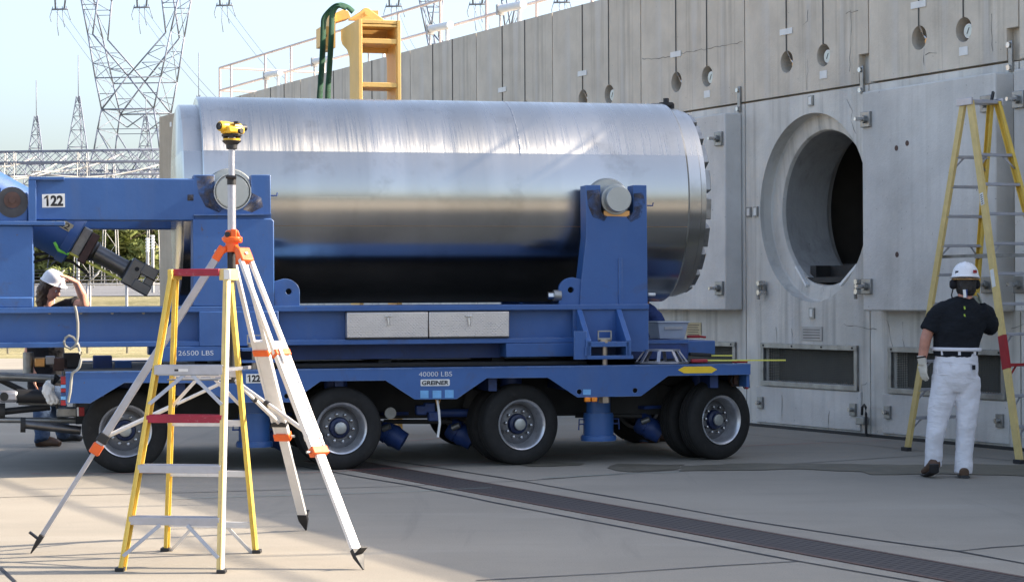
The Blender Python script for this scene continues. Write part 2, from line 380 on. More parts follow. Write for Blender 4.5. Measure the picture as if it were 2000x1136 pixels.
strip(mb, [(1870,1076),(1940,1069),(2060,1061)], .018, wob=.008)
strip(mb, [(1440,846),(1540,856),(1690,869),(1840,885),(2060,909)], .012, wob=.03)
strip(mb, [(0,1108),(30,1136)], .02)  # a cast shadow drawn as a dark line in the corner
solo(mb, 'pavement_joints_shadow_line', M['ink'], 'dark tarred joints between the apron slabs, plus one painted shadow line', 'pavement joints', kind='structure')
mb = MB(); strip(mb, [(60,926),(300,925),(600,924),(769,915),(940,903),(1083,890),(1467,871),(1740,860)], .018, .008, .006); strip(mb, [(700,872),(779,863),(900,853)], .018, .008)
solo(mb, 'red_guide_lines', paint('red_line', (.36,.07,.055), .8, 0, .4, 14, bmp=0), 'thin faded red line painted across the apron', 'painted line', kind='structure')
mb = MB(); strip(mb, [(330,975),(560,968),(760,962),(960,953)], .02, .0075, .02); strip(mb, [(1060,934),(1240,925),(1330,922)], .02, .0075, .02)
solo(mb, 'green_guide_line', paint('green_line', (.20,.27,.235), .85, 0, .3, 9, bmp=0), 'thin faded green line across the apron', 'painted line', kind='structure')
def blob(m, pts, z):
    ps = [A.Z(*p) for p in pts]; q = []
    for a, b in zip(ps, ps[1:]+ps[:1]):
        k = max(2, int((b-a).length/.12))
        q += [a.lerp(b, i/k)+V(((R()-.5)*.05, (R()-.5)*.09, 0)) for i in range(k)]
    m.prism([[(p.x, p.y, z) for p in q]], (0, 0, .001))
mb = MB()
blob(mb, [(1186,912),(1210,906),(1262,907),(1335,908),(1322,917),(1262,920),(1225,921),(1196,917)], .005)
blob(mb, [(1330,911),(1450,905),(1600,906),(1760,908),(1900,906),(2040,909),(2040,931),(1930,927),(1845,926),(1700,927),(1690,921),(1560,916),(1420,919),(1330,920)], .005)
blob(mb, [(1000,905),(1080,903),(1140,905),(1130,909),(1040,911)], .005)
solo(mb, 'wet_patch', paint('damp_concrete', (.135,.12,.088), .6, 0, .3, 3), 'damp brown patch on the apron in front of the wall', 'wet patch', kind='structure')
# trench drain
ga, gb = (A.Z(720,907)+A.Z(765,928))/2, (A.Z(1675,1074)+A.Z(1740,1110))/2
gd = (gb-ga).normalized(); GF = Fr(math.degrees(math.atan2(gd.y, gd.x))); g0 = GF.I @ ga; g1 = GF.I @ gb
gw = abs((GF.I @ A.Z(1350,1015.7)).y-(GF.I @ A.Z(1350,1043)).y)
def grate_mat():
    m, n, b = nodes('cast_grate'); co = coord(n); setb(b, (.03,.026,.025), .75, .2)
    br = N(n, 'ShaderNodeTexBrick'); br.inputs['Scale'].default_value = 1.0; br.inputs['Brick Width'].default_value = .09; br.inputs['Row Height'].default_value = .06
    br.inputs['Mortar Size'].default_value = .018; br.inputs['Color1'].default_value = br.inputs['Color2'].default_value = (.011,.010,.010,1); br.inputs['Mortar'].default_value = (.062,.052,.050,1)
    n.links.new(co, br.inputs['Vector']); c = mixc(n, ramp(n, noise(n, co, 3, 5), [(.35, 0), (.7, .6)]), br.outputs[0], (.042,.034,.032)); n.links.new(c, b.inputs['Base Color'])
    bump(n, b, br.outputs['Fac'], .01, .8); return m
t = thing('trench_drain', 'long dark cast iron drain grate running across the concrete apron', 'drain grate', GF, (g0.x, g0.y, 0))
x0, x1, yc = g0.x-1.3, g1.x+4, g0.y
part(MB().box(x0, x1, yc-gw/2+.02, yc+gw/2-.02, -.05, .005), 'grate', grate_mat(), t)
for s in (-1, 1): part(MB().box(x0, x1, yc+s*gw/2-.018, yc+s*gw/2+.018, -.05, .007), 'grate_frame', M['rust'], t)
# ---------------------------------------------------------------- the storage wall
XW = 14.2; ZT = 5.695; J0, JS = 22.13, 2.56
def J(k): return J0+JS*k
def wz(py, px, X=XW): return W.X(px, py, X).z
def bolt_plate(p, y, z, x, s=.085):
    b = part(MB().box(x-.035, x, y-s, y+s, z-s, z+s), 'bolt_plate', M['steel_dull'], p, .006)
    part(MB().cyl((x-.075,y,z), (x-.03,y,z), .045, 6), 'nut', M['steel_dull'], b); part(MB().cyl((x-.17,y,z), (x-.07,y,z), .022, 12), 'stud', M['steel'], b)
def module(k, open_=False, detail=2, door=True, notch=False):
    j = J(k); lab = MODLAB.get(k, 'plain concrete storage module farther along the row')
    t = thing('storage_module', lab, 'concrete module', W, (XW, j, 0), 'concrete storage modules in one row')
    y0, y1 = j+.011, j+JS-.011; x = XW
    vent = [(j+.28, .56), (j+2.14, .56), (j+2.14, .955), (j+.28, .955)]
    out = [(y0, .03), (y1, .03), (y1, 3.945), (y0, 3.945)]
    f3 = lambda a, b: (x, a, b)
    loops = [out, vent] if detail > 1 else [out]
    oc = (j+1.13, 2.61)
    if open_: loops.append(circ(*oc, 1.106, 72))
    part(MB().prism(loops, (.30, 0, 0), f3), 'lower_panel', M['conc_lo'], t, 0, 30)
    up = [(y0, 3.972), (y1, 3.972), (y1, ZT), (y0, ZT)]
    if notch: up = [(y0, 4.30), (j+.19, 4.30), (j+.19, 3.972), (y1, 3.972), (y1, ZT), (y0, ZT)]
    hs = [(j+1.64, 4.366), (j+.88, 4.366)]
    loops = [up] + ([circ(*h, .132, 28) for h in hs] if detail > 0 else [])
    part(MB().prism(loops, (.26, 0, 0), f3), 'roof_block', M['conc_up'], t, 0, 30)
    m = MB().box(x+.30, x+.45, y0, y1, 3.93, ZT-.01).box(x+.12, x+.3, y0, y1, 3.9, 3.99)
    if notch: m.box(x+.09, x+.2, y0, j+.19, 3.972, 4.30)
    if open_:
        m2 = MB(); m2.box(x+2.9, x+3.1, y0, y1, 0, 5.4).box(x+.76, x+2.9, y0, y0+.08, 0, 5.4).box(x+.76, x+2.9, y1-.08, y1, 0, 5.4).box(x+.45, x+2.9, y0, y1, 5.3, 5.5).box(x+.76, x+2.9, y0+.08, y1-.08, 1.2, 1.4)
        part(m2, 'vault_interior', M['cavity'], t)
    else: m.box(x+.46, x+5.2, j, j+JS, 0, ZT-.012)
    part(m, 'core', M['conc_up'] if not open_ else M['conc_lo'], t)
    if open_: part(MB().box(x+3.1, x+5.2, j, j+JS, 0, ZT-.012).box(x+.46, x+3.1, j, j+JS, 5.5, ZT-.012), 'rear_block', M['conc_up'], t)
    if detail > 0:                                         # gauges and their conduits
        for q, (hy, hz) in enumerate(hs):
            part(MB().box(x-.012, x-.001, hy-.006, hy+.006, hz+.13, ZT), 'conduit', M['conc_dark'], t)
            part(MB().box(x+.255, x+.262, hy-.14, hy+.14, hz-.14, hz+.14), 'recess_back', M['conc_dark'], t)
            if q == 0:
                part(MB().box(x-.014, x-.002, hy-.13, hy+.13, 4.69, 4.762), 'tag_plate', M['plate'], t)
                g = part(MB().cyl((x+.06,hy-.06,hz-.04), (x+.12,hy-.06,hz-.04), .04, 12), 'valve', M['brass'], t)
                part(MB().tube([(x+.01,hy,hz+.13), (x+.03,hy,hz+.09), (x+.06,hy-.01,hz+.02), (x+.08,hy-.06,hz-.04)], .012), 'valve_pipe', M['steel'], g)
            else:
                g = part(MB().cyl((x+.035,hy-.035,hz-.015), (x+.065,hy-.035,hz-.015), .076, 28), 'gauge', M['white'], t)
                part(MB().cyl((x+.029,hy-.035,hz-.015), (x+.036,hy-.035,hz-.015), .064, 28), 'dial', M['dial'], g)
                part(MB().bar((x+.027,hy-.02,hz-.045), (x+.027,hy-.055,hz+.02), .006, .006), 'needle', M['ink'], g)
                part(MB().box(x-.008, x-.001, hy-.07, hy+.07, hz-.27, hz-.18), 'info_plate', M['plate'], t)
    if detail > 1:
        v = part(MB().box(x-.03, x+.02, j+.22, j+.28, .5, 1.0).box(x-.03, x+.02, j+2.14, j+2.2, .5, 1.0).box(x-.035, x+.02, j+.22, j+2.2, .955, 1.015).box(x-.035, x+.02, j+.22, j+2.2, .5, .56), 'vent_frame', M['steel_dull'], t, .004)
        s = MB()
        for i in range(20): z = .57+.0193*i; s.box(x+.05, x+.054, j+.28, j+2.14, z, z+.006)
        for i in range(46): y = j+.3+.0402*i; s.box(x+.055, x+.058, y, y+.005, .56, .955)
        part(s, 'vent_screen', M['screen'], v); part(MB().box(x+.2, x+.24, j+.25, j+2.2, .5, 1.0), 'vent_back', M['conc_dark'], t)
        for i in range(4): part(MB().cyl((x-.042,j+.3+.61*i,.985), (x-.03,j+.3+.61*i,.985), .012, 8), 'rivet', M['dark'], v)
        part(MB().box(x-.02, x+.02, j+.17, j+2.32, .05, .49), 'base_block', M['conc_door'], t, .008)
        for y in (j+.29, j+2.2):
            c = part(MB().box(x-.05, x-.018, y-.055, y+.055, .22, .36), 'base_clamp', M['steel_dull'], t, .004)
            part(MB().cyl((x-.1,y,.29), (x-.05,y,.29), .025, 10), 'nut', M['steel'], c)
        part(MB().box(x-.07, x+.05, j+.02, j+2.54, .002, .03), 'gap_shade_strip', M['dark'], t)  # dark strip painted for the shade of the gap under the wall
        s = part(MB().box(x-.03, x-.005, j+.075, j+.135, wz(183,1691), wz(128,1691)), 'tie_strap', M['steel_dull'], t, .006)
        for z in (wz(176,1691), wz(136,1691)): part(MB().cyl((x-.06,j+.105,z), (x-.03,j+.105,z), .03, 8), 'nut', M['steel'], s)
        for y in (oc[0]-1.0, oc[0]+1.0)[:(2 if open_ else 0)]:
            z = 1.68; c = part(MB().box(x-.06, x-.002, y-.04, y+.09, z-.04, z+.04), 'clamp', M['steel_dull'], t, .01)
            for dz in (-.055, .055): part(MB().cyl((x-.13,y-.03,z+dz), (x-.03,y-.03,z+dz), .032, 10), 'clamp_nut', M['steel'], c)
            part(MB().cyl((x-.09,y+.02,z-.14), (x-.09,y+.02,z+.06), .02, 8), 'pin', M['steel_dull'], c)
        if open_:
            for yy, zz in ((oc[0], 3.86), (oc[0], 1.38), (j+2.32, 2.61), (j+2.47, 2.61)):
                c = part(MB().box(x-.02, x-.001, yy-.05, yy+.05, zz-.06, zz+.06), 'sensor_plate', M['steel_dull'], t)
                part(MB().box(x-.026, x-.019, yy-.028, yy+.028, zz-.045, zz+.045), 'sensor_label', M['plate'], c)
            n = part(MB().box(x-.012, x-.001, oc[0]-.2, oc[0]+.22, 1.06, 1.22), 'name_plate', M['galv'], t)
            m = MB()
            for i in range(4): m.box(x-.0145, x-.0125, oc[0]-.16, oc[0]+.18, 1.085+.032*i, 1.092+.032*i)
            part(m, 'engraved_lines', M['dark'], n)
            # stepped circular port: recess, lip, bore
            pr = [(0, 1.106), (.15, 1.10), (.165, 1.085), (.175, 1.02), (.18, .955), (.195, .92), (.225, .906), (.24, .905), (.24, 1.2), (.12, 1.25), (.001, 1.13)]
            part(MB().lathe(pr, (x+.002, oc[0], oc[1]), (1,0,0), 96, close=True), 'port_sleeve', M['conc_lo'], t, 0, 30)
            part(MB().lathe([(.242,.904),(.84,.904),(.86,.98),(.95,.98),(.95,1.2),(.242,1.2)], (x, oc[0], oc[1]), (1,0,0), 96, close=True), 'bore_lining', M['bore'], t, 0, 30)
            m = MB(); m.bar((x+.30,oc[0]-.42,1.86), (x+2.5,oc[0]-.42,1.86), .12, .16).bar((x+.30,oc[0]+.42,1.86), (x+2.5,oc[0]+.42,1.86), .12, .16).bar((x+.55,oc[0]-.6,1.87), (x+.55,oc[0]+.6,1.87), .08, .14).bar((x+.9,oc[0]-.6,1.92), (x+.9,oc[0]+.6,1.92), .08, .1)
            part(m, 'support_rail', M['dark'], t)
            part(MB().box(x+.21, x+.5, oc[0]-.42, oc[0]+.42, 1.735, 1.80), 'sill_plate', M['dark'], t)
            for s in (-1, 1): part(MB().bar((x+.17,oc[0]+s*.34,1.70), (x+.21,oc[0]+s*.62,1.93), .03, .06, (1,0,0)), 'seal_strip', M['white'], t)
    if door:
        d = part(MB().box(x-.25, x-.004, j+.07, j+2.35, 1.41, 3.83), 'shield_door', M['conc_door'], t, .018)
        if detail > 1:
            for y in (j+.19, j+2.25):
                for z in (1.68, 3.52): bolt_plate(d, y, z, x-.25)
            m = MB()
            for yy, zz in ((j+1.72, 3.17), (j+1.53, 3.21), (j+1.72, 2.02)): m.cyl((x-.254,yy,zz), (x-.24,yy,zz), .03, 14)
            part(m, 'bolt_hole', M['rust'], d)
    return t
MODLAB = {-1: 'concrete storage module with its round port open, between two closed doors', -2: 'concrete storage module behind the tall ladder, with a closed square door',
          0: 'concrete storage module whose square door stands behind the end of the steel cask', -3: 'concrete storage module cut off by the right edge of the photo',
          1: 'concrete module with two gauge holes just above the steel cask lid', }
for k in range(2, 9): MODLAB[k] = {2: 'streaked concrete module directly left of the one with gauge holes above the cask', 3: 'streaked concrete module above the cask, second left of the gauge holes over it', 4: 'streaked concrete module just right of the yellow lifting yoke', 5: 'streaked concrete module seen through the yellow lifting yoke', 6: 'streaked concrete module behind the green slings', 7: 'streaked concrete module below the roof railing, left of the green slings', 8: 'last concrete module at the far left end of the row'}[k]
for k in range(-7, -3): MODLAB[k] = 'concrete storage module past the right edge of the photo'
module(-1, True, 2, False, True); module(-2, notch=True); module(-3, notch=True); module(0); module(1, False, 1, True); module(2, False, 1, False)
for k in range(3, 9): module(k, False, 1, False)
for k in range(-7, -3): module(k, False, 0, False)
t = thing('end_wall', 'tan concrete end wall at the far left of the module row', 'concrete wall', W, (XW, J(9)+.02, 0))
part(MB().box(XW-.02, XW+5.2, J(9)+.02, 46.42, 0, ZT), 'wall_slab', M['conc_tan'], t, .02)
part(MB().box(XW-.028, XW-.018, J(9)+.3, J(9)+.42, wz(250,326), wz(241,326)), 'wall_label', M['white'], t)
# cracks in the concrete face
def crack(px_pts, nm, wd=.012, X=XW-.0035):
    m = MB(); ps = [W.X(*p, X) for p in px_pts]; q = []
    for a, b in zip(ps, ps[1:]):
        k = max(2, int((b-a).length/.06)); q += [a.lerp(b, i/k)+V((0, (R()-.5)*.025, (R()-.5)*.025)) for i in range(k)]
    q.append(ps[-1]); n = len(q); o = 0
    for i, p in enumerate(q):
        tt = (q[min(i+1, n-1)]-q[max(i-1, 0)]).normalized(); s = V((0, -tt.z, tt.y))*wd*(.25+.75*R())/2
        m.v += [p+s, p-s]
    m.f = [(2*i, 2*i+1, 2*i+3, 2*i+2) for i in range(n-1)]
    return m
mods = {int(round((ORG[o.name].y-J0)/JS)): o for o in bpy.data.objects if o.name.startswith('storage_module')}
for k, pts in ((1, [(1254,116),(1300,112),(1345,102),(1400,92),(1450,82)]), (-1, [(1655,196),(1664,215),(1661,235),(1672,262)]), (-1, [(1578,20),(1577,40),(1568,50)]), (-1, [(1577,118),(1577,150),(1576,176)]),
               (-1, [(1662,20),(1663,60),(1660,100),(1659,140)]), (-1, [(1652,26),(1664,24),(1676,21)]), (-2, [(1936,25),(1937,60),(1939,100)]), (-2, [(1804,94),(1805,128)]), (-2, [(1806,106),(1830,104)]), (-2, [(1733,625),(1737,650),(1742,675),(1738,700)]),
               (-2, [(1762,628),(1764,660),(1767,690)]), (-1, [(1516,640),(1517,668)]), (-1, [(1546,640),(1548,672)]), (-1, [(1648,634),(1690,641),(1712,643)]), (-1, [(1695,745),(1683,752),(1684,790),(1682,830)]), (-1, [(1527,770),(1528,822)]), (-1, [(1620,800),(1618,842)]), (-2, [(1975,640),(2000,632)])):
    part(crack(pts, 'crack', .009, XW-.0235 if pts[0][1] > 760 else XW-.0035), 'crack', M['crack'], mods[k], 0, None)
# small things on the wall
t = thing('conduit_stub', 'short bent black conduit coming out of the foot of the wall', 'conduit', W, (XW, W.X(1706,850,XW).y, 0))
yy = W.X(1706,850,XW).y
part(MB().tube([(XW-.1,yy,.01),(XW-.1,yy,.26),(XW-.09,yy+.02,.33),(XW-.08,yy+.06,.355),(XW-.07,yy+.11,.33),(XW-.07,yy+.12,.24)], .015, 10), 'bent_pipe', M['black'], t)
part(MB().box(XW-.10, XW-.03, yy+.04, yy+.2, .13, .22), 'junction_box', M['steel_dull'], t, .01)
p = W.X(1356,645,XW-.006)
t = thing('notice_board', 'cream notice plate with lines of small print on the wall behind the plastic bin', 'sign', W, (XW, p.y, 0))
part(MB().box(XW-.012, XW-.003, p.y-.17, p.y+.19, p.z-.08, p.z+.10), 'sign_plate', M['cream_sign'], t)
m = MB()
for i in range(5): m.box(XW-.0155, XW-.013, p.y-.13+.02*(i % 2), p.y+.15, p.z-.055+.03*i, p.z-.047+.03*i)
part(m, 'print_lines', M['rust'], t)
# roof railing
XR = XW+.45
t = thing('roof_railing', 'pinkish two rail pipe railing along the roof of the concrete wall', 'railing', W, (XR, 30, ZT-.1))
zt, zm = W.X(429,133,XR).z, W.X(429,177,XR).z
ye = W.X(429,133,XR).y
ys = [ye, ye-.75]; y = W.X(1048,10,XR).y
st = (W.X(517.5,110,XR).y-W.X(950,0,XR).y)/6
py = sorted([W.X(q,50,XR).y for q in (517.5, 568, 778, 860, 950, 1048)], reverse=True)
g = (py[2]-py[-1])/3
ally = ys + py[:2] + [py[1]-(py[1]-py[2])*i/3 for i in (1, 2)] + py[2:] + [py[-1]-g*i for i in range(1, 14)]
for yy in ally: part(MB().cyl((XR,yy,ZT-.1), (XR,yy,zt), .024, 10), 'post', M['rail'], t)
for z in (zm, zt): part(MB().tube([(XR,ye,z), (XR,ally[-1],z)], .024, 10), 'rail', M['rail'], t)
for z in (zm, zt): part(MB().tube([(XR,ye,z), (XR+4.5,ye,z)], .024, 10), 'rail', M['rail'], t)
for i in (1, 2, 3): part(MB().cyl((XR+1.5*i,ye,ZT-.1), (XR+1.5*i,ye,zt), .024, 10), 'post', M['rail'], t)
# white stubs standing on the roof edge
for i, (px, pyt, lab) in enumerate(((840, 70, 'white pipe stub on the roof edge just right of the yellow yoke'), (977, 33, 'white pipe stub on the roof edge, highest in the photo'), (720, 103, 'white pipe stub seen through the yellow yoke frame'), (614, 133, 'white pipe stub just left of the green slings'), (520, 163, 'white pipe stub near the far end of the roof edge'))):
    p = W.X(px, pyt, XW+.1)
    s = thing('pipe_stub', lab, 'pipe stub', W, (XW+.1, p.y, ZT), 'white pipe stubs on the roof edge')
    part(MB().cyl((XW+.1,p.y,ZT-.02), (XW+.1,p.y,ZT+.24), .018, 8), 'upright', M['galv'], s)
    part(MB().box(XW+.04, XW+.16, p.y-.03, p.y+.03, ZT+.2, ZT+.36), 'bracket', M['galv'], s)
    part(MB().cyl((XW+.1,p.y-.04,ZT+.29), (XW+.12,p.y-.75,ZT+.27), .062, 14), 'white_tube', M['white'], s)
    part(MB().cyl((XW+.12,p.y-.62,ZT-.02), (XW+.12,p.y-.62,ZT+.3), .03, 10), 'tube_foot', M['white'], s)
# ---------------------------------------------------------------- trailer
YF, YB, YU, YC = 19.3, 19.7, 19.75, 21.1
def tp(px, py, Y): return T.Y(px, py, Y)
def txz(pts, Y): return [(q.x, q.z) for q in (tp(*p, Y) for p in pts)]
def plate(mb, pts, Y, th, holes=()):
    return mb.prism([txz(pts, Y)]+[txz(h, Y) for h in holes], (0, th, 0), lambda a, b: (a, Y, b))
def both(mb, name, mat, par, **k):
    part(mb, name, mat, par, **k); return part(mb.mir(YC), name, mat, par, **k)
FB = [(128,787),(176,787),(243,747),(383,747.5),(446,786),(568,785),(626,744),(753,742.5),(810,779.5),(892,778.5),(951,738),(1070,737),(1128,775.5),(1252,773),(1305,733.5),(1466,731)]
FT = [(1466,710),(128,727)]
t = thing('transport_trailer', 'low blue multi axle trailer with fat twin tyres, parked under the cask cradle', 'trailer', T, (3.3, YC, 0))
TR = t
fas = MB(); plate(fas, FB+FT, YF, .03, [circ(1131.5,764.5,5,14), circ(1240.5,762,5,14), circ(560,773,5,14)])
part(fas, 'side_frame', M['blue'], t, 0); part(fas.mir(YC), 'side_frame', M['blue'], t)
xl, xr = tp(128,727,YF).x, tp(1466,710,YF).x; zt = .93
part(MB().box(xl, xr-.01, YF+.032, 2*YC-YF-.032, zt-.10, zt-.012), 'deck', M['dark'], t)
f = MB().box(xl, xr, YF-.004, YF+.10, zt-.008, zt+.004); both(f, 'deck_edge', M['blue'], t)
part(MB().box(xl+.1, xr-.1, YC-.95, YC+.95, .42, zt-.102), 'undercarriage_fill', M['dark'], t)  # dark box added to fill the undercarriage and keep the ground below dark
part(MB().box(xr-.03, xr, YF+.032, 2*YC-YF-.032, zt-.22, zt-.012), 'end_beam', M['blue'], t)
for i in range(9):
    x = xl+.3+i*(xr-xl-.6)/8; part(MB().box(x-.04, x+.04, YF+.2, 2*YC-YF-.2, .70, zt-.102), 'cross_beam', M['blue_dark'], t)
# wheels
def tyre_mb(c, ax, r=.382, wd=.108):
    pr = [(-wd*.86,.232),(-wd*.98,.25),(-wd*1.06,.30),(-wd,.345),(-wd*.86,.368),(-wd*.8,.374)]
    g = [-.062,-.055,-.048,-.022,-.015,-.008,.008,.015,.022,.048,.055,.062]
    for i, a in enumerate(g): pr.append((a, r-.012 if i % 3 == 1 else r))
    pr += [(wd*.8,.374),(wd*.86,.368),(wd,.345),(wd*1.06,.30),(wd*.98,.25),(wd*.86,.232),(wd*.5,.225),(-wd*.5,.225)]
    return MB().lathe(pr, c, ax, 64, close=True)
def wheel(c, ax, nm='wheel', full=True):
    c, ax = V(c), V(ax)
    tw = part(tyre_mb(c, ax), nm, M['rubber'], TR, 0, 30)
    rim = part(MB().lathe([(.088,.233),(.104,.240),(.112,.236),(.108,.226),(.085,.214),(.06,.205),(.0,.197),(-.03,.19),(-.07,.185),(-.1,.18),(-.1,.232)], c, ax, 48), 'rim', M['rim'], tw, 0, 50)
    ds = part(MB().lathe([(-.04,.19),(-.028,.17),(-.012,.15),(-.01,.10),(-.04,.09),(-.045,.001)], c, ax, 40), 'disc', M['rim_dark'], tw)
    hub = part(MB().lathe([(-.03,.098),(.0,.095),(.018,.088),(.022,.075),(.03,.062),(.055,.058)], c, ax, 32), 'hub', M['hub_blue'], tw)
    part(MB().lathe([(.05,.058),(.066,.054),(.07,.045),(.07,.001)], c, ax, 24), 'hub_cap', M['trunnion'], hub)
    u = ax.cross(V((0,0,1))).normalized(); m = MB()
    for k in range(10):
        a = 2*PI*k/10+.1; o = c+u*.127*math.cos(a)+V((0,0,1))*.127*math.sin(a)
        part(MB().lathe([(-.012,.016),(.012,.016),(.03,.012),(.036,.001)], o, ax, 8), 'wheel_nut', M['steel'], ds)
    if full: part(MB().cyl(c+u*.165+V((0,0,-.07))+ax*-.03, c+u*.165+V((0,0,-.07))+ax*.01, .022, 12), 'valve_hole', M['black'], ds)
    return tw
M['rim_dark'] = paint('dull_wheel_disc', (.17,.17,.175), .5, .6, .25, 8, (.05,.045,.04), .5)
WH = [(245, 845, 0, 19.86), (667, 843, 3, 19.66), (1019, 839, 9.5, 19.74), (1409, 820, 21.5, 19.86)]
for px, py, a, yp in WH:
    a = math.radians(a); ax = V((math.sin(a), -math.cos(a), 0)); o = tp(px, py, yp-.25)
    pv = V((o.x, yp, .382)) - V((ax.x, 0, 0))*.24
    for s in (1, -1): wheel(pv+ax*.15*s, ax if s > 0 else -ax, full=s > 0)
    part(MB().cyl(pv-ax*.25, pv+ax*.1, .09, 16), 'axle_hub', M['dark'], t)
    part(MB().cyl((pv.x,pv.y+.05,.45), (pv.x,pv.y+.05,.82), .11, 16), 'swivel_post', M['blue_dark'], t)
    part(MB().bar((pv.x,pv.y+.1,.50), (pv.x-.35,pv.y+.35,.62), .16, .2), 'suspension_arm', M['dark'], t)
    pm = V((pv.x+.06, 2*YC-yp, .382)); ax2 = V((math.sin(a)*1.1, math.cos(a), 0)).normalized()
    for s in (1, -1):
        tw = part(tyre_mb(pm+ax2*.15*s, ax2), 'wheel', M['rubber'], TR, 0, 30)
        part(MB().lathe([(.1,.235),(.1,.2),(-.02,.18),(-.03,.001)], pm+ax2*.15*s, ax2 if s > 0 else -ax2, 32), 'rim', M['rim_dark'], tw)
    part(MB().cyl(pm-ax2*.1, pm+ax2*.1, .09, 12), 'axle_hub', M['dark'], t)
# support jacks
def jack(px0, px1, ytop, ymid, ybot, Y):
    a, b = tp(px0, ymid, Y), tp(px1, ymid, Y); cx = (a.x+b.x)/2; r = (b.x-a.x)/2
    z0, z1, z2 = tp(px0, ybot, Y).z, tp(px0, ymid, Y).z, .86
    j = part(MB().lathe([(z0+.03,r),(z1-.02,r),(z1,r*.96),(z1,r*.8),(z2,r*.8)], (cx,Y,0), (0,0,1), 36), 'support_jack', M['blue'], t)
    part(MB().lathe([(z0-.02,r*.01),(z0-.02,r*1.17),(z0+.012,r*1.19),(z0+.032,r*1.12),(z0+.032,r*.9)], (cx,Y,0), (0,0,1), 36), 'foot_ring', M['blue'], j)
    for s in (-1, 1):
        x = cx+s*r
        part(MB().tube([(x-s*.01,Y-.02,z1-.06),(x+s*.05,Y-.02,z1-.06),(x+s*.055,Y-.02,z1-.16),(x+s*.05,Y-.02,z0+.14),(x-s*.01,Y-.02,z0+.14)], .008, 6), 'jack_handle', M['blue_dark'], j)
jack(1140, 1197, 783, 806, 856, 19.72); jack(466, 527, 783, 806, 868, 19.72)
# steering drums and rods
for px, py in ((1267,834), (764,848), (899,846), (536,850)):
    q = tp(px, py, 20.15); a = part(MB().lathe([(-.13,.001),(-.13,.085),(-.1,.105),(-.03,.11),(-.025,.1),(.03,.112),(.06,.1),(.14,.095),(.15,.001)], q, (.72,-.25,-.45), 28), 'brake_drum', M['blue_dark'], t)
    part(MB().cyl(q+V((-.1,-.1,.06)), q+V((-.03,-.13,.09)), .03, 10), 'grease_cap', M['steel_dull'], a)
    part(MB().bar(q+V((-.09,-.05,.2)), q+V((.16,.05,.2)), .1, .03), 'steering_lever', M['blue_dark'], t)
    part(MB().tube([q+V((-.1,-.1,.12)), q+V((-.75,-.02,.13))], .022, 10), 'track_rod', M['dark'], t)
part(MB().tube([tp(855,806,20.0), tp(960,806,20.0)], .04, 10), 'track_rod', M['blue_dark'], t)
for (px, py) in ((822,800),(838,795),(846,812)): 
    q = tp(px, py, 19.8); part(MB().obox(q, ((1,0,0),(0,1,0),(0,0,1)), (.05,.05,.045)), 'valve_block', M['blue_dark'], t, .01)
part(MB().tube([tp(854,780,19.36), tp(857,800,19.36), tp(859,825,19.36), tp(855,853,19.36)], .012, 8), 'rope_end', M['white'], t)
for px in (851, 860): part(MB().tube([tp(px,779,19.36), tp(855,795,19.36)], .005, 6), 'rope_loop', M['brass'], t)
part(MB().lathe([(-.02,.001),(-.02,.055),(.02,.055),(.02,.001)], tp(762,806,19.9), (0,-1,0), 16), 'work_lamp', M['steel_dull'], t)
# markers and lettering on the side frame
YL = YF-.003
def lab(mb, pts): return plate(mb, pts, YL, .002)
part(lab(MB(), [(1324,722),(1336,715.5),(1389,715),(1401,721),(1390,728),(1336,728.5)]), 'reflector', M['reflector'], t)
for x0, x1, y0, y1 in ((821,837,762,777), (845,862,762,777), (869,886,761,776.5), (1139,1154,760,770.5)):
    part(lab(MB(), [(x0,y1),(x1,y1),(x1,y0),(x0,y0)]), 'sticker', M['sky_sticker'], t)
for x0 in (1142, 1155): 
    q = tp(x0+5.5, 779.5, YF-.01); part(MB().box(q.x-.026, q.x+.026, YF-.03, YF+.03, q.z-.022, q.z+.02), 'marker_lamp', M['amber'], t, .006)
q = tp(1182, 780, YF+.05); part(MB().cyl((q.x,YF+.08,q.z-.03), (q.x,YF+.08,q.z+.03), .055, 6), 'rod_nut', M['tan_rod'], t)
def number(par, x0, x1, y0, y1, Y):
    xm = x0+(x1-x0)*.24; tlabel('22', 'number', M['ink'], par, x0+(x1-x0)*.34, x1, y0, y1, Y, bold=.045)
    h = y1-y0; w_ = (x1-x0)*.11; m = MB(); plate(m, [(xm-w_,y1),(xm,y1),(xm,y0),(xm-w_*.8,y0),(xm-w_*2.1,y0+h*.2),(xm-w_*2.1,y0+h*.33),(xm-w_,y0+h*.22)], Y-.0005, .001); part(m, 'number', M['ink'], par, 0, None)
def tlabel(s, name, mat, par, x0, x1, y0, y1, Y, **k):
    a, b = tp(x0, y1, Y), tp(x1, y0, Y); return text(s, name, mat, par, ((a.x+b.x)/2, Y, (a.z+b.z)/2), b.x-a.x, abs(b.z-a.z), **k)
tlabel('40000 LBS', 'load_lettering', M['stencil'], t, 818, 883, 725, 735, YL-.001)
pl = part(lab(MB(), [(823,753.5),(877,753),(878.5,751),(878.5,741.5),(877,740),(823,740.5),(821.5,742),(821.5,752)]), 'name_plate', M['plate'], t)
tlabel('GREINER', 'name_lettering', M['ink'], pl, 824, 876, 742.3, 751.5, YL-.003, bold=.03, shear=.08)
pl = part(lab(MB(), [(480.5,748),(511,747.5),(511,729.5),(480.5,730)]), 'number_plate', M['plate'], t)
number(pl, 483, 508.5, 731.5, 745.5, YL-.003)
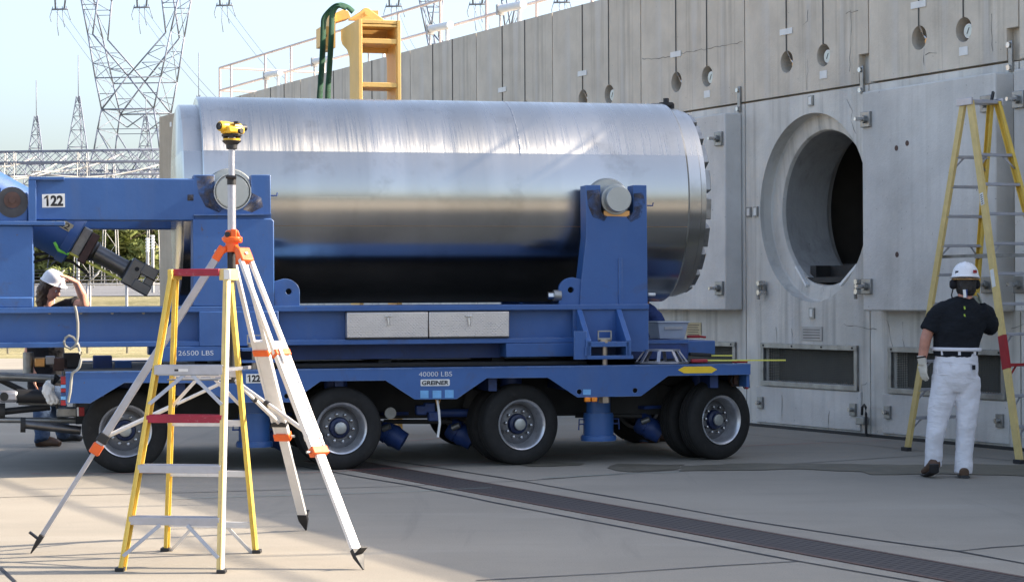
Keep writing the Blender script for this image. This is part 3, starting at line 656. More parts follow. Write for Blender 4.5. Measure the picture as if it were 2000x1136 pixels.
# left end: lamps, drawbar and hydraulics
for y0, y1, m in ((735,750,'red2'), (751,757,'sky_sticker'), (758,765,'red2'), (766,772,'blue_dark'), (773,780,'sky_sticker'), (781,791,'red2')):
    a, b = tp(119, y1, YF+.02), tp(129, y0, YF+.02); part(MB().box(a.x, b.x-.002, YF+.0, YF+.2, a.z, b.z), 'marker_block', M[m], t)
YD = 20.5
def rod(nm, mat, p, q, r, Y=YD): return part(MB().tube([tp(*p, Y), tp(*q, Y)], r, 14), nm, M[mat], t)
rod('tow_bar', 'steel_dull', (-60,732), (122,740), .040); rod('tow_bar', 'steel_dull', (-60,819), (166,821), .028, 20.3)
rod('tow_rod', 'gunmetal', (48,828), (158,840), .040, 20.0); rod('tow_rod', 'black', (0,804), (98,794), .032, 20.3); rod('tow_rod', 'black', (-30,727), (48,764), .028, 20.6)
c = rod('steering_cylinder', 'black', (32,773), (104,774), .066, 20.2)
part(MB().box(tp(-4,784,20.2).x, tp(36,784,20.2).x, 20.13, 20.27, tp(10,785,20.2).z, tp(10,762,20.2).z), 'clevis', M['alu'], c, .03)
part(MB().cyl(tp(8,774,20.125), tp(8,774,20.12), .04, 14), 'clevis_pin', M['dark'], c)
rod('piston_rod', 'steel_dull', (36,784), (118,787), .03, 20.25)
rod('coupling_ball', 'dark', (40,829), (50,829), .07, 20.0); rod('coupling_ball', 'dark', (-6,802), (10,802), .075, 20.3)
part(MB().box(tp(107,0,20.2).x, tp(152,0,20.2).x, 20.15, 20.4, tp(110,814,20.2).z, tp(110,796,20.2).z), 'control_box', M['steel_dull'], t, .01)
q = tp(158, 803, 19.9); part(MB().box(q.x-.03, q.x+.03, 19.86, 19.94, q.z-.04, q.z+.04), 'striped_tag', M['red2'], t); part(MB().box(q.x-.035, q.x-.02, 19.855, 19.945, q.z-.04, q.z+.04), 'striped_tag', M['white'], t)
q = tp(55, 706, 20.9); part(MB().cyl(q+V((0,0,-.11)), q+V((0,0,.09)), .05, 16), 'hydraulic_bottle', M['steel_dull'], t)
for px, py, m, s in ((78,708,'brass',.05), (98,704,'galv',.045), (118,712,'rust',.07), (140,705,'black',.08), (200,712,'blue_dark',.09), (240,720,'blue',.08)):
    q = tp(px, py, 20.9); part(MB().box(q.x-s, q.x+s, 20.8, 21.0, q.z-s*.8, q.z+s), 'hydraulic_unit', M[m], t, .01)
mb = MB(); 
for i in range(4):
    y0 = 745+i*4
    mb.tube([tp(108+3*i, 730+2*i, 20.0), tp(104-3*i, y0+6, 19.95), tp(100+i*3, y0+18, 20.0), tp(112, 798, 20.0)], .010, 6)
part(mb, 'hose_bundle', M['black'], t)
q = tp(97, 764, 19.95); m = MB().loft([q+V((.0,0,.10)), q+V((-.02,0,.05)), q+V((-.01,0,-.02)), q+V((.03,0,-.08)), q+V((.035,0,-.12))], [(.02,.02),(.06,.04),(.05,.045),(.06,.03),(.05,.012)], (1,0,0), 16)
wc = part(m, 'wrapping_cloth', M['white'], t, 0, None); wc.modifiers.new('sub', 'SUBSURF').render_levels = 2
tx = bpy.data.textures.new('cloth', 'CLOUDS'); tx.noise_scale = .04; dm = wc.modifiers.new('folds', 'DISPLACE'); dm.texture = tx; dm.strength = .05; dm.texture_coords = 'LOCAL'
for (px, py) in ((1433,743),(1446,740),(1454,748)):
    q = tp(px, py, 19.55); m = MB().tube([q+V((0,0,.06)), q+V((-.03,0,.0)), q+V((0,0,-.05)), q+V((.05,0,-.04)), q+V((.045,0,.03))], .008, 6); part(m, 'air_hose', M['black'], t)
q = tp(1441, 742, 19.6); part(MB().box(q.x-.05, q.x+.05, 19.55, 19.75, q.z-.06, q.z+.07), 'lamp_bracket', M['rust'], t)
q = tp(1458, 747, 19.5); part(MB().box(q.x-.012, q.x+.012, 19.48, 19.52, q.z-.06, q.z+.06), 'red_handle', M['red2'], t)
# ---------------------------------------------------------------- cradle
t = thing('cask_cradle', 'blue steel cradle with slotted uprights carrying the cask on the trailer deck', 'cradle', T, (3.2, YC, .95))
CR = t
XA = -1.2; XB = tp(1268,600,YB).x
z1, z0 = 1.507, 1.455
both(MB().box(XA, XB, YB, YB+.34, z0, z1), 'top_flange', M['blue'], t, bev=.006)
both(MB().box(XA, XB, YB+.12, YB+.15, 1.19, z0), 'web', M['blue'], t)
both(MB().box(XA, tp(1140,660,YB).x, YB, YB+.34, 1.142, 1.19), 'bottom_flange', M['blue'], t, bev=.006)
both(MB().box(tp(386,0,YB).x, tp(541,0,YB).x, YB-.012, YB+.12, 1.14, z0+.005), 'web_stiffener', M['blue'], t, bev=.008)
both(MB().box(tp(1118,0,YB).x, tp(1265,0,YB).x, YB+.03, YB+.12, 1.05, z0), 'web_stiffener', M['blue'], t)
both(MB().box(tp(313,0,YB).x, tp(452,0,YB).x, YB-.01, YB+.3, tp(400,705,YB).z, 1.14), 'foot_block', M['blue'], t, bev=.006)
both(MB().box(tp(985,0,YB).x, tp(1140,0,YB).x, YB-.01, YB+.3, tp(1000,697,YB).z, 1.14), 'foot_block', M['blue'], t, bev=.006)
both(MB().box(tp(452,0,20).x, tp(985,0,20).x, 20.0, 20.1, 1.0, 1.14), 'lower_beam', M['blue_dark'], t)
both(MB().box(tp(452,0,YB).x, tp(1140,0,YB).x, YB-.05, YB+.4, .935, .965), 'rubber_rail', M['rubber'], t)
tlabel('26500 LBS', 'load_lettering', M['stencil'], t, 348, 417, 684, 694, YB-.0135)
part(MB().box(tp(1000,0,YB).x, XB-.05, YB+.16, 2*YC-YB-.16, 1.15, 1.19), 'light_stop_plate', M['dark'], t)  # plates added to stop light under the cask, near-black for its reflection
part(MB().box(tp(385,0,YB).x, tp(1000,0,YB).x, YB+.16, 2*YC-YB-.16, 1.15, 1.19), 'light_stop_plate', M['dark'], t)
for px in (395, 520, 760, 985, 1140, 1240):
    x = tp(px, 0, YB).x; part(MB().box(x-.06, x+.06, YB+.35, 2*YC-YB-.35, .96, 1.15), 'cross_member', M['dark'], t)
for px in range(97, 300, 61):
    q = tp(px, 611, YB+.119); part(MB().cyl(q, q+V((0,-.02,0)), .014, 8), 'bolt_head', M['steel_dull'], t)
# left upright
def nt_(cx, cy, r, a0, a1, n=18): return [(cx+r*math.cos(math.radians(a0+(a1-a0)*k/n)), cy+r*math.sin(math.radians(a0+(a1-a0)*k/n))) for k in range(n+1)]
ul = [(378,341.5),(419,341.5)]+nt_(454.7,374,35.7,180,0)+[(490.6,341.5),(528.5,341.5),(529,418),(378,420)]
u = MB(); plate(u, ul, YU, .22); both(u, 'upright', M['blue'], t, bev=.006)
u = MB(); plate(u, [(377,428),(530,427),(535,431),(536,597.5),(376.5,597.5)], YU-.03, .30); both(u, 'upright_base', M['blue'], t, bev=.008)
u = MB(); plate(u, [(379,418.5),(530,417),(530,419.5),(379,421)], YU-.045, .27); both(u, 'upright_ledge', M['blue'], t)
u = MB(); plate(u, [(378.5,420),(529.5,419),(529.5,428.5),(378.5,429.5)], YU+.004, .2); both(u, 'upright_web', M['blue'], t)
def lug(px0, px1, y0, y1, hx, hy, flip):
    w_ = px1-px0; r = w_*.62
    arc = nt_(px1-r, y0+r*.8, r, -90, 0, 8) if not flip else nt_(px0+r, y0+r*.8, r, 180, 270, 8)
    arc = [(x, y0+(y-y0)*.85) for x, y in arc]
    pts = ([(px0,y1),(px0,y0)]+arc+[(px1,y1)]) if not flip else ([(px0,y1)]+arc+[(px1,y0),(px1,y1)])
    m = MB(); plate(m, pts, YU+.02, .05, [circ(hx, hy, 6, 16)]); both(m, 'lifting_lug', M['blue'], t, bev=.003)
lug(536.5, 585.5, 549, 597.5, 564, 569, False); lug(1092, 1136, 546, 597, 1115, 566, True)
# right upright
ur = [(1144,361.5),(1173,361.5),(1174,408)]+nt_(1186,410,12,180,90,5)+nt_(1224,410,13,90,0,5)+[(1237,361.5),(1263,361.5),(1265.5,597),(1132,597),(1135.5,547),(1145,462.6)]
u = MB(); plate(u, ur, YU, .22); both(u, 'upright', M['blue'], t, bev=.006)
a, b = tp(1176,425,YU), tp(1234,416,YU); both(MB().box(a.x+.02, b.x-.02, YU+.01, YU+.2, a.z+.002, b.z+.02), 'bearing_pad', M['brass'], t)
both(MB().box(tp(1205,0,YU).x, tp(1212,0,YU).x, YU-.012, YU, 1.51, 1.95), 'rib', M['blue'], t)
for pts in ([(382,343),(418.5,343),(418.5,374),(424,393),(438,407),(428,415),(402,404),(388,378)], [(490.8,376),(488,394),(474,409),(492,415),(514,404),(510,386)], [(1146,372),(1172.5,370),(1173.5,410),(1186,423),(1180,432),(1158,424),(1148,400)], [(1237.5,378),(1238,412),(1224,424),(1232,434),(1252,424),(1260,395),(1256,376)], [(366,380),(378,380),(378,392),(366,392)]):
    m = MB(); plate(m, pts, YU-.0022, .0012); part(m, 'grease_patch', M['rub'], t, 0, None)
# gussets and foot box at the right
for px in (1127, 1204):
    x = tp(px, 600, YB).x
    g = MB().prism([[(YB+.12,z0),(YB,z0),(YB-.34,1.17),(YB-.34,1.02),(YB+.12,1.02)]], (.05, 0, 0), lambda y, z: (x, y, z)); both(g, 'gusset', M['blue'], t, bev=.004)
YG = YB-.34; xa, xb = tp(1147,680,YG).x, tp(1229,680,YG).x
zz = [tp(1180,v,YG).z for v in (701,694,677,667)]
both(MB().box(xa, xb+.04, YG, YB+.1, zz[0], zz[1]), 'foot_plate', M['blue'], t, bev=.003); both(MB().box(xa, xb, YG, YB+.1, zz[2], zz[3]), 'foot_plate', M['blue'], t, bev=.003)
both(MB().box(xa-.02, xa+.03, YG, YB+.1, zz[1], zz[2]), 'foot_web', M['blue'], t); both(MB().box(xb-.03, xb, YG, YB+.1, zz[1], zz[2]), 'foot_web', M['blue'], t)
both(MB().box(xa-.12, xa, YG+.02, YG+.06, zz[0], zz[3]+.1), 'foot_web', M['blue'], t)
part(MB().box(xa+.04, xb-.04, YB, YB+.1, zz[1], zz[2]), 'foot_back', M['blue_dark'], t)
def tie_rod(px, yt, yb, Y):
    q = tp(px, yt, Y); p = part(MB().cyl((q.x,Y,tp(px,yb,Y).z-.1), (q.x,Y,q.z), .026, 16), 'tie_rod', M['tan_rod'], t)
    part(MB().cyl((q.x,Y,q.z-.005), (q.x,Y,q.z+.028), .062, 20), 'rod_collar', M['tan_rod'], p)
    m = MB(); h = .105; wd = .062
    m.bar((q.x-wd,Y,q.z+.02), (q.x-wd,Y,q.z+h), .012, .012, (0,1,0)); m.bar((q.x+wd,Y,q.z+.02), (q.x+wd,Y,q.z+h), .012, .012, (0,1,0)); m.bar((q.x-wd-.006,Y,q.z+h), (q.x+wd+.006,Y,q.z+h), .012, .012); m.bar((q.x-wd,Y,q.z+.035), (q.x+wd,Y,q.z+.035), .012, .012)
    part(m, 'rod_handle', M['steel_dull'], p)
tie_rod(1181, 668, 715, YG+.06); tie_rod(497, 677, 735, YG+.06)
both(MB().box(tp(470,0,YG).x, tp(540,0,YG).x, YG, YB+.1, tp(500,685,YG).z, tp(500,680,YG).z), 'foot_plate', M['blue'], t)
both(MB().box(tp(470,0,YG).x, tp(540,0,YG).x, YG, YB+.1, tp(500,708,YG).z, tp(500,703,YG).z), 'foot_plate', M['blue'], t)
# tool boxes
for x0, x1, hx in ((677.5,836,758), (838,994.5,915.5)):
    a, b = tp(x0, 655.5, YB-.01), tp(x1, 607.5, YB-.01)
    d = part(MB().box(a.x, b.x, YB-.012, YB+.10, 1.205, 1.442), 'toolbox', M['diamond'], t, .006)
    part(MB().box(a.x, b.x, YB-.008, YB+.10, 1.192, 1.204), 'toolbox_seal', M['black'], d)
    part(MB().box(a.x, b.x, YB-.004, YB+.10, 1.443, 1.452), 'toolbox_seal', M['black'], d)
    q = tp(hx, 620, YB-.02); h = part(MB().bar(q+V((-.03,-.01,.012)), q+V((.035,-.01,.016)), .02, .014).bar(q+V((0,-.01,0)), q+V((.008,-.015,-.075)), .02, .018), 'toolbox_handle', M['steel'], d, .003)
# ram beam and its post at the left
both(MB().box(tp(55,0,YU).x, tp(379,0,YU).x, YU, YU+.24, tp(250,430,YU).z, tp(250,348,YU).z), 'ram_beam', M['blue'], t, bev=.01)
both(MB().box(tp(55,0,YU).x, tp(124,0,YU).x, YU-.05, YU+.28, tp(90,352,YU).z, tp(90,346,YU).z), 'beam_flange', M['blue'], t, bev=.004)
both(MB().box(-1.4, tp(125,0,YU).x, YU-.06, YU+.28, tp(90,440,YU).z, tp(90,432.5,YU).z), 'beam_flange', M['blue'], t, bev=.004)
both(MB().box(tp(54,0,YU).x, tp(69,0,YU).x, YU-.045, YU, tp(60,432,YU).z, tp(60,352,YU).z), 'end_plate', M['blue'], t, bev=.004)
both(MB().box(XA+.2, tp(63,0,YU).x, YU-.02, YU+.26, z1, tp(40,440,YU).z), 'ram_post', M['blue'], t, bev=.01)
both(MB().box(XA+.2, tp(62,0,YU).x, YU-.03, YU+.2, z1, tp(40,580,YU).z), 'post_base', M['blue'], t, bev=.01)
bk = MB(); plate(bk, [(-70,432),(54,432),(54,376),(-70,381)], YU, .24); both(bk, 'pin_bracket', M['blue'], t, bev=.008)
q = tp(24, 395, YU); both(MB().lathe([(-.004,.14),(.004,.14),(.004,.06)], q, (0,-1,0), 28), 'pin_ring', M['grime'], t)
both(MB().lathe([(-.01,.075),(.012,.075),(.018,.03),(.03,.03),(.03,.001)], q+V((0,0,.02)), (0,-1,0), 20), 'pivot_pin', M['rust'], t)
part(MB().box(tp(0,0,YU).x-.7, tp(55,0,YU).x-.25, YU+.25, 2*YC-YU-.25, 2.2, 2.6), 'cross_head', M['blue'], t)
pl = MB(); plate(pl, [(82.5,405.5),(127,404.5),(126.5,378),(82,379.5)], YU-.004, .003); pl = part(pl, 'number_plate', M['plate'], t)
number(pl, 86, 123.5, 381.5, 402.5, YU-.006)
# hooks and bolts
for px, py in ((529,382), (1264,401.5)):
    q = tp(px, py, YU+.1); part(MB().tube([q, q+V((.055,0,0)), q+V((.06,0,.028))], .007, 6), 'hook', M['blue_dark'], t)
q = tp(1081, 577, YU+.05); h = part(MB().cyl(q+V((-.055,0,0)), q+V((.0,0,0)), .034, 6), 'lug_bolt', M['steel'], t); part(MB().cyl(q+V((0,0,0)), q+V((.07,0,0)), .055, 16), 'washer', M['steel_dull'], h)
q = tp(1266, 575, YU+.1); part(MB().cyl(q, q+V((.07,0,0)), .016, 10), 'side_pin', M['white'], t)
# platform at the right end of the cradle
a, b = tp(1222,700,20.0), tp(1344,664,20.0); part(MB().box(a.x-.3, b.x, 20.0, 22.2, .965, b.z), 'end_platform', M['blue_dark'], t, .006)
part(MB().box(a.x-.3, b.x, 19.985, 20.0, b.z-.03, b.z+.004), 'platform_edge', M['blue'], t)
a2, b2 = tp(1343,700,20.0), tp(1398,665,20.0); part(MB().box(b.x+.002, b2.x, 20.02, 22.0, tp(1390,692,20.0).z, b2.z), 'end_platform', M['blue'], t, .006)
ZPL = b.z
# ---------------------------------------------------------------- cask
ZC, RC = 2.545, 1.018
XL, XRr = tp(381,187,YC).x, 6.26
t = thing('transport_cask', 'huge horizontal brushed steel cask lying in the blue cradle', 'cask', T, (0, YC, ZC))
ORG[t.name] = V((0, YC, ZC))
part(MB().lathe([(XL,.90),(XL,RC-.012),(XL+.012,RC),(XRr-.02,RC),(XRr,RC-.015),(XRr,.90)], (0,YC,ZC), (1,0,0), 160), 'shell', M['stainless'], t, 0, 30)
xw_ = tp(1009, 240, YC-.75).x
part(MB().tube([V((xw_, YC-(RC+.001)*math.cos(math.radians(a_)), ZC+(RC+.001)*math.sin(math.radians(a_)))) for a_ in range(24, 101)], .0032, 6), 'weld_seam', M['steel'], t, 0, 60)
m = MB(); th = math.radians(-16); m.tube([V((XL+.02, YC-(RC+.0002)*math.cos(th), ZC+(RC+.0002)*math.sin(th))), V((XRr-.02, YC-(RC+.0002)*math.cos(th), ZC+(RC+.0002)*math.sin(th)))], .002, 6); part(m, 'weld_seam', M['brass'], t, 0, 60)
XS = tp(343,203,YC).x
part(MB().lathe([(XS,.001),(XS,.90),(XS+.02,.936),(XL+.0,.938)], (0,YC,ZC), (1,0,0), 128), 'bottom_collar', M['stainless'], t, 0, 30)
part(MB().lathe([(XRr,.975),(XRr+.13,.965),(XRr+.14,.95),(XRr+.19,.945),(XRr+.20,.90),(XRr+.20,.001)], (0,YC,ZC), (1,0,0), 128), 'lid_ring', M['collar'] if 'collar' in M else M['stainless'], t, 0, 25)
for k in range(20):
    a = 2*PI*(k+.35)/20; r0 = .86
    c = V((XRr+.20, YC+r0*math.cos(a), ZC+r0*math.sin(a))); rd = V((0, math.cos(a), math.sin(a))); tg = V((0, -math.sin(a), math.cos(a)))
    part(MB().obox(c+V((.012,0,0)), (V((1,0,0)), rd, tg), (.035, .065, .105)), 'lid_block', M['steel_dull'], t, .008)
q = T.Y(1307, 209, YC); v = part(MB().lathe([(0,.05),(.05,.05),(.05,.075),(.085,.075),(.085,.03),(.13,.03),(.13,.001)], (XRr+.06, YC, ZC+.95), (0,0,1), 16), 'relief_valve', M['black'], t)
part(MB().bar((XRr-.10,YC,ZC+1.0), (XRr+.14,YC,ZC+1.0), .06, .05), 'valve_arm', M['black'], v)
for nm, px, py, near in (('front_trunnion', 454.7, 374, 1), ('rear_trunnion', 1207, 389, 1)):
    q = tp(px, py, YU-.06); f = nm[0] == 'f'
    rr_ = [(1.02-.2,.25),(1.06,.235),(1.12,.16),(1.14,.155)] if not f else [(.8,.25),(1.08,.20),(1.10,.16)]
    for sgn in (-1, 1):
        base = (q.x, YC, q.z)
        if f: pr = [(.78,.24),(1.06,.235),(1.08,.225),(1.08,.165),(1.36,.162),(1.375,.155),(1.375,.150),(1.382,.150),(1.385,.146),(1.385,.001)]
        else: pr = [(.78,.24),(1.02,.225),(1.06,.21),(1.06,.150),(1.34,.148),(1.345,.142),(1.345,.125),(1.445,.124),(1.455,.118),(1.455,.001)]
        tr = part(MB().lathe(pr, base, (0, sgn, 0), 56), 'trunnion', M['trunnion'], t, 0, 30)
        if f and sgn < 0: part(MB().lathe([(1.20,.163),(1.20,.172),(1.386,.172),(1.386,.163)], base, (0,-1,0), 48), 'trunnion_sleeve', M['steel'], tr)
# ---------------------------------------------------------------- hydraulic ram
t = thing('hydraulic_ram', 'tilted blue hydraulic ram with a dark piston and a grey grapple head', 'hydraulic ram', T, (tp(100,445,YC).x, YC, 1.6))
p0, p1 = tp(100,445,YC), tp(250,528,YC); ad = (p1-p0).normalized(); up = V((0,1,0)).cross(ad)*-1
if up.z < 0: up = -up
def along(px, py): return tp(px, py, YC)
pe = p0+ad*((along(148,471)-p0).dot(ad))
part(MB().lathe([(-2.2,.001),(-2.2,.235),(-.02,.235),(0,.225),(0,.001)], pe, ad, 48), 'barrel', M['blue'], t)
part(MB().lathe([(-1.28,.236),(-1.28,.262),(-1.16,.262),(-1.16,.236)], pe, ad, 48), 'barrel_band', M['blue'], t)
part(MB().lathe([(-.10,.236),(-.10,.25),(-.015,.25),(-.015,.236)], pe, ad, 48), 'barrel_band', M['blue'], t)
part(MB().obox(pe+ad*.05+up*.02, (ad, V((0,1,0)), up), (.05, .09, .15)), 'rod_clamp', M['steel_dull'], t, .01)
part(MB().obox(pe+ad*.14, (ad, V((0,1,0)), up), (.04, .19, .155)), 'rod_flange', M['rust'], t, .01)
part(MB().lathe([(.16,.001),(.16,.10),(.20,.105),(.22,.088),(.50,.085),(.52,.09),(.55,.09),(.55,.001)], pe, ad, 36), 'piston', M['gunmetal'], t)
part(MB().obox(pe+ad*.56, (ad, V((0,1,0)), up), (.02, .1, .1)), 'piston_flange', M['black'], t)
h = part(MB().obox(pe+ad*.63, (ad, V((0,1,0)), up), (.07, .14, .135)), 'grapple_head', M['gunmetal'], t, .012)
part(MB().obox(pe+ad*.76+up*.085, (ad, V((0,1,0)), up), (.08, .15, .055)).obox(pe+ad*.76-up*.085, (ad, V((0,1,0)), up), (.09, .15, .05)).obox(pe+ad*.80, (ad, V((0,1,0)), up), (.045, .10, .04)), 'grapple_jaw', M['gunmetal'], h, .008)
part(MB().cyl(pe+ad*.64+up*.05+V((0,-.145,0)), pe+ad*.64+up*.05+V((0,-.139,0)), .022, 14), 'grapple_hole', M['ink'], h)
part(MB().bar(pe+ad*-.05-up*.13+V((0,-.12,0)), pe+ad*.56-up*.115+V((0,-.12,0)), .03, .022), 'guide_strip', M['tape'], t)
part(MB().tube([pe+ad*-.17-up*.11+V((0,-.2,0)), pe+ad*-.10-up*.16+V((0,-.2,0)), pe+ad*.0-up*.145+V((0,-.18,0))], .016, 8), 'green_hose', paint('lime_hose', (.22,.75,.08), .4, 0, .1, 9), t)
q = pe+ad*-.19+up*.08
pl = part(MB().obox(q+V((0,-.232,0)), (ad, V((0,1,0)), up), (.10, .004, .04)), 'number_plate', M['cream_sign'], t)
text('122', 'number', M['ink'], pl, q+V((0,-.237,0)), .15, .06, xa=ad, za=up, bold=.01)
for dy, o in ((0, .0), (.08, .09)):
    m = MB().tube([V((-1.0,YC+dy,2.02-o)), V((-.2,YC+dy,2.0-o)), pe+ad*-.12-up*.2+V((-.05,dy,-o*.5)), pe+ad*.05-up*.16+V((0,dy,-.03)), pe+ad*.25-up*.18+V((0,dy,-.05))], .013, 8); part(m, 'hydraulic_hose', M['black'], t)
# ---------------------------------------------------------------- lifting yoke and slings
YY = 24.0
t = thing('lifting_yoke', 'yellow steel lifting yoke standing on end behind the cask', 'lifting yoke', T, (tp(735,0,YY).x, YY+.5, 0))
xa, xb = tp(693,100,YY).x, tp(776.5,100,YY).x
def yz(px, py, x): q = T.X(px, py, x); return (q.y, q.z)
sd_ = [yz(661,46.5,xa), yz(661,86,xa), yz(663.5,95,xa), yz(672,103,xa), yz(676.5,116,xa), yz(677,130,xa), yz(677,190,xa)]
ytop = yz(693,38,xa)[1]; sd_ = sd_[:-1]+[(sd_[-2][0], .02), (YY, .02), (YY, ytop)]
sd_[0] = (sd_[0][0], ytop); sd_ = [(YY+(y-YY)*.70, z) for y, z in sd_]
for x in (xa, xb-.05): part(MB().prism([sd_], (.05, 0, 0), lambda y, z: (x, y, z)), 'side_plate', M['yellow'], t, .004)
zz = lambda y: tp(735, y, YY).z
ed = tp(700,100,YY).x-xa
for x in (xa, xb-ed): part(MB().box(x, x+ed, YY-.03, YY-.002, .02, ytop), 'edge_flange', M['yellow'], t, .004)
for i, (y0, y1) in enumerate(((39.5,47), (76,86), (161.5,171))): part(MB().box(xa+ed+.002, xb-ed-.002, YY-.022, YY+.42, zz(y1), zz(y0)), 'rung', M['yellow'], t, .006)
part(MB().box(xa+ed+.002, xb-ed-.002, YY-.022, YY+.3, zz(53), zz(48.5)), 'rung', M['yellow'], t, .004)
for z in (1.2, 2.4): part(MB().box(xa+ed+.002, xb-ed-.002, YY-.022, YY+.42, z, z+.06), 'rung', M['yellow'], t)
part(MB().box(xa+.05, xb-.05, YY+.44, YY+.48, zz(95), ytop-.02), 'back_plate', M['yellow'], t)
part(MB().prism([[(xa+.12,zz(86)+.001),(xa+.12,zz(76)+.10),(xa+.28,zz(76)+.10)]], (0,.03,0), lambda x, z: (x, YY+.40, z)), 'sunlit_triangle', M['yellow'], t)  # triangle shaped after the patch of sun on the back plate
yl = YY+.6
lgp = [tp(683,40,yl),tp(683,37,yl),tp(706,22,yl),tp(712,16.5,yl),tp(717,15.3,yl),tp(722,16.8,yl),tp(730,23,yl),tp(751,37.5,yl),tp(751,41,yl)]
part(MB().prism([[(p.x, p.z) for p in lgp]], (0,.07,0), lambda x, z: (x, yl, z)), 'lug_plate', M['yellow'], t, .006)
q = tp(716.5,26.5,yl); part(MB().cyl((q.x,yl-.025,q.z), (q.x,yl,q.z), .025, 24), 'lug_boss', M['yellow'], t)
q = tp(738,30,YY+1.1); part(MB().box(q.x-.05, q.x+.04, YY+1.05, YY+1.12, q.z-.15, q.z+.05), 'lug_plate', M['yellow'], t)
ya = 25.0
def px_box(nm, x0, x1, y0, y1, Ya, th): a, b = tp(x0,y1,Ya), tp(x1,y0,Ya); return part(MB().box(a.x, b.x, Ya, Ya+th, a.z, b.z), nm, M['yellow'], t, .006)
ar = MB(); plate(ar, [(653,94),(660.5,94),(660.5,46),(655.5,18),(652,20)], ya, .5); part(ar, 'arm_plate', M['yellow'], t)
ar = MB(); plate(ar, [(660,45),(692,35),(687,22),(676,19.5),(660,27)], ya+.1, .3); part(ar, 'arm_wedge', M['yellow'], t, .006)
px_box('arm_block', 633, 652, 53, 91, ya+.1, .3)
q = tp(640.5, 70.5, ya+.09); part(MB().cyl(q, q+V((0,.012,0)), .022, 12), 'pin_hole', M['ink'], t)
t.rotation_euler.z += math.radians(4)
# slings
def sling(pxs, name, lab, Ys, wd, th):
    m = MB(); cs = [tp(*p, Ys) for p in pxs]; q = []
    for i in range(len(cs)-1):                                   # Catmull-Rom, so the strap bends smoothly
        a, b, c, d = cs[max(i-1, 0)], cs[i], cs[i+1], cs[min(i+2, len(cs)-1)]
        for k in range(8):
            u = k/8; q.append(((b*2)+(c-a)*u+(a*2-b*5+c*4-d)*u*u+(b*3-a-c*3+d)*u*u*u)*.5)
    q.append(cs[-1]); m.loft(q, [(wd*(1+.04*math.sin(i*.35)), th) for i in range(len(q))], (.75,.6,.2), 12)
    return solo(m, name, M['green'], lab, 'sling', T, tuple(cs[-1]), 'green lifting slings', sharp=60)
sling([(690,24),(680,15),(668,9.5),(658,10),(646,19),(634,35),(631.5,52),(630.5,90),(628,140),(625.5,172),(624,200)], 'sling', 'green lifting sling looped over the yoke arm, the outer left one of the two', ya-.15, .044, .02)
sling([(676,17),(665,13),(655,17),(649,30),(647.5,60),(645.5,100),(643,140),(641,170),(640,200)], 'sling', 'green lifting sling hanging close beside the yellow yoke arm', ya-.28, .042, .02)
# ---------------------------------------------------------------- loose things on the trailer
a, b = tp(1285,663.5,20.6), tp(1338,642,20.6); cx = (a.x+b.x)/2
t = thing('plastic_bin', 'white translucent plastic bin standing on the blue end platform', 'plastic bin', T, (cx, 20.75, ZPL))
def rect(cx, cy, hx, hy, z): return [V((cx-hx,cy-hy,z)), V((cx+hx,cy-hy,z)), V((cx+hx,cy+hy,z)), V((cx-hx,cy+hy,z))]
hw = (b.x-a.x)/2; h = .165; ry = 20.75
rs = [rect(cx,ry,hw*.92,.17,ZPL+.004), rect(cx,ry,hw*1.12,.21,ZPL+h), rect(cx,ry,hw*1.2,.235,ZPL+h), rect(cx,ry,hw*1.2,.235,ZPL+h+.014), rect(cx,ry,hw*1.09,.205,ZPL+h+.014), rect(cx,ry,hw*.9,.165,ZPL+.012)]
part(MB().rings(rs, True), 'bin_body', M['clear'], t, .008, 20)
part(MB().box(cx-.09, cx+.1, ry-.212, ry-.2, ZPL+.10, ZPL+.125), 'bin_label', M['galv'], t)
o = tp(1300, 698, 19.62); zd = .934
t = thing('alignment_stand', 'shiny octagonal metal stand with window openings on the trailer deck', 'metal stand', T, (o.x, 19.75, zd))
r0, r1, ht = (tp(1352,700,19.6).x-tp(1250,700,19.6).x)/2, (tp(1337,700,19.6).x-tp(1268,700,19.6).x)/2, tp(1300,682,19.7).z-zd
def octr(r, z): return [V((o.x+r*math.cos(PI/8+k*PI/4), 19.75+r*.9*math.sin(PI/8+k*PI/4), z)) for k in range(8)]
m = MB(); m.rings([octr(r0*1.02,zd+.002), octr(r0*1.02,zd+.016), octr(r0*.86,zd+.016), octr(r0*.86,zd+.002)], False, True); part(m, 'base_ring', M['alu'], t)
m = MB(); m.rings([octr(r1*1.03,zd+ht-.016), octr(r1*1.03,zd+ht), octr(r1*.6,zd+ht), octr(r1*.6,zd+ht-.016)], False, True); part(m, 'top_ring', M['alu'], t)
B, Tt = octr(r0*.95, zd+.016), octr(r1*.97, zd+ht-.016)
for k in range(8): part(MB().bar(B[k], Tt[k], .032, .012, (B[k]-V((o.x,19.75,0))).normalized()), 'leg', M['alu'], t)
def tape_rule(px0, px1, pxe, py, Y, lab):
    a, b, e = tp(px0,py,Y), tp(px1,py,Y), tp(pxe,py-1.5,Y)
    s = thing('tape_measure', lab, 'tape measure', T, (a.x, Y, a.z-.02))
    part(MB().bar(V((a.x,Y,a.z)), V((b.x,Y,a.z)), .06, .032), 'handle', M['red2'], s, .008)
    part(MB().bar(V((b.x,Y,a.z+.004)), V((e.x,Y,e.z)), .022, .014), 'tape_blade', M['tape'], s)
tape_rule(1350, 1381, 1534, 704.5, 19.42, 'yellow tape rule poking far out past the trailer end, with a red handle')
a, b = tp(1382,692,20.0), tp(1430,695,20.0); 
s = thing('tape_measure', 'shorter yellow tape rule with a black handle lying farther back on the deck', 'tape measure', T, (a.x, 20.0, .945))
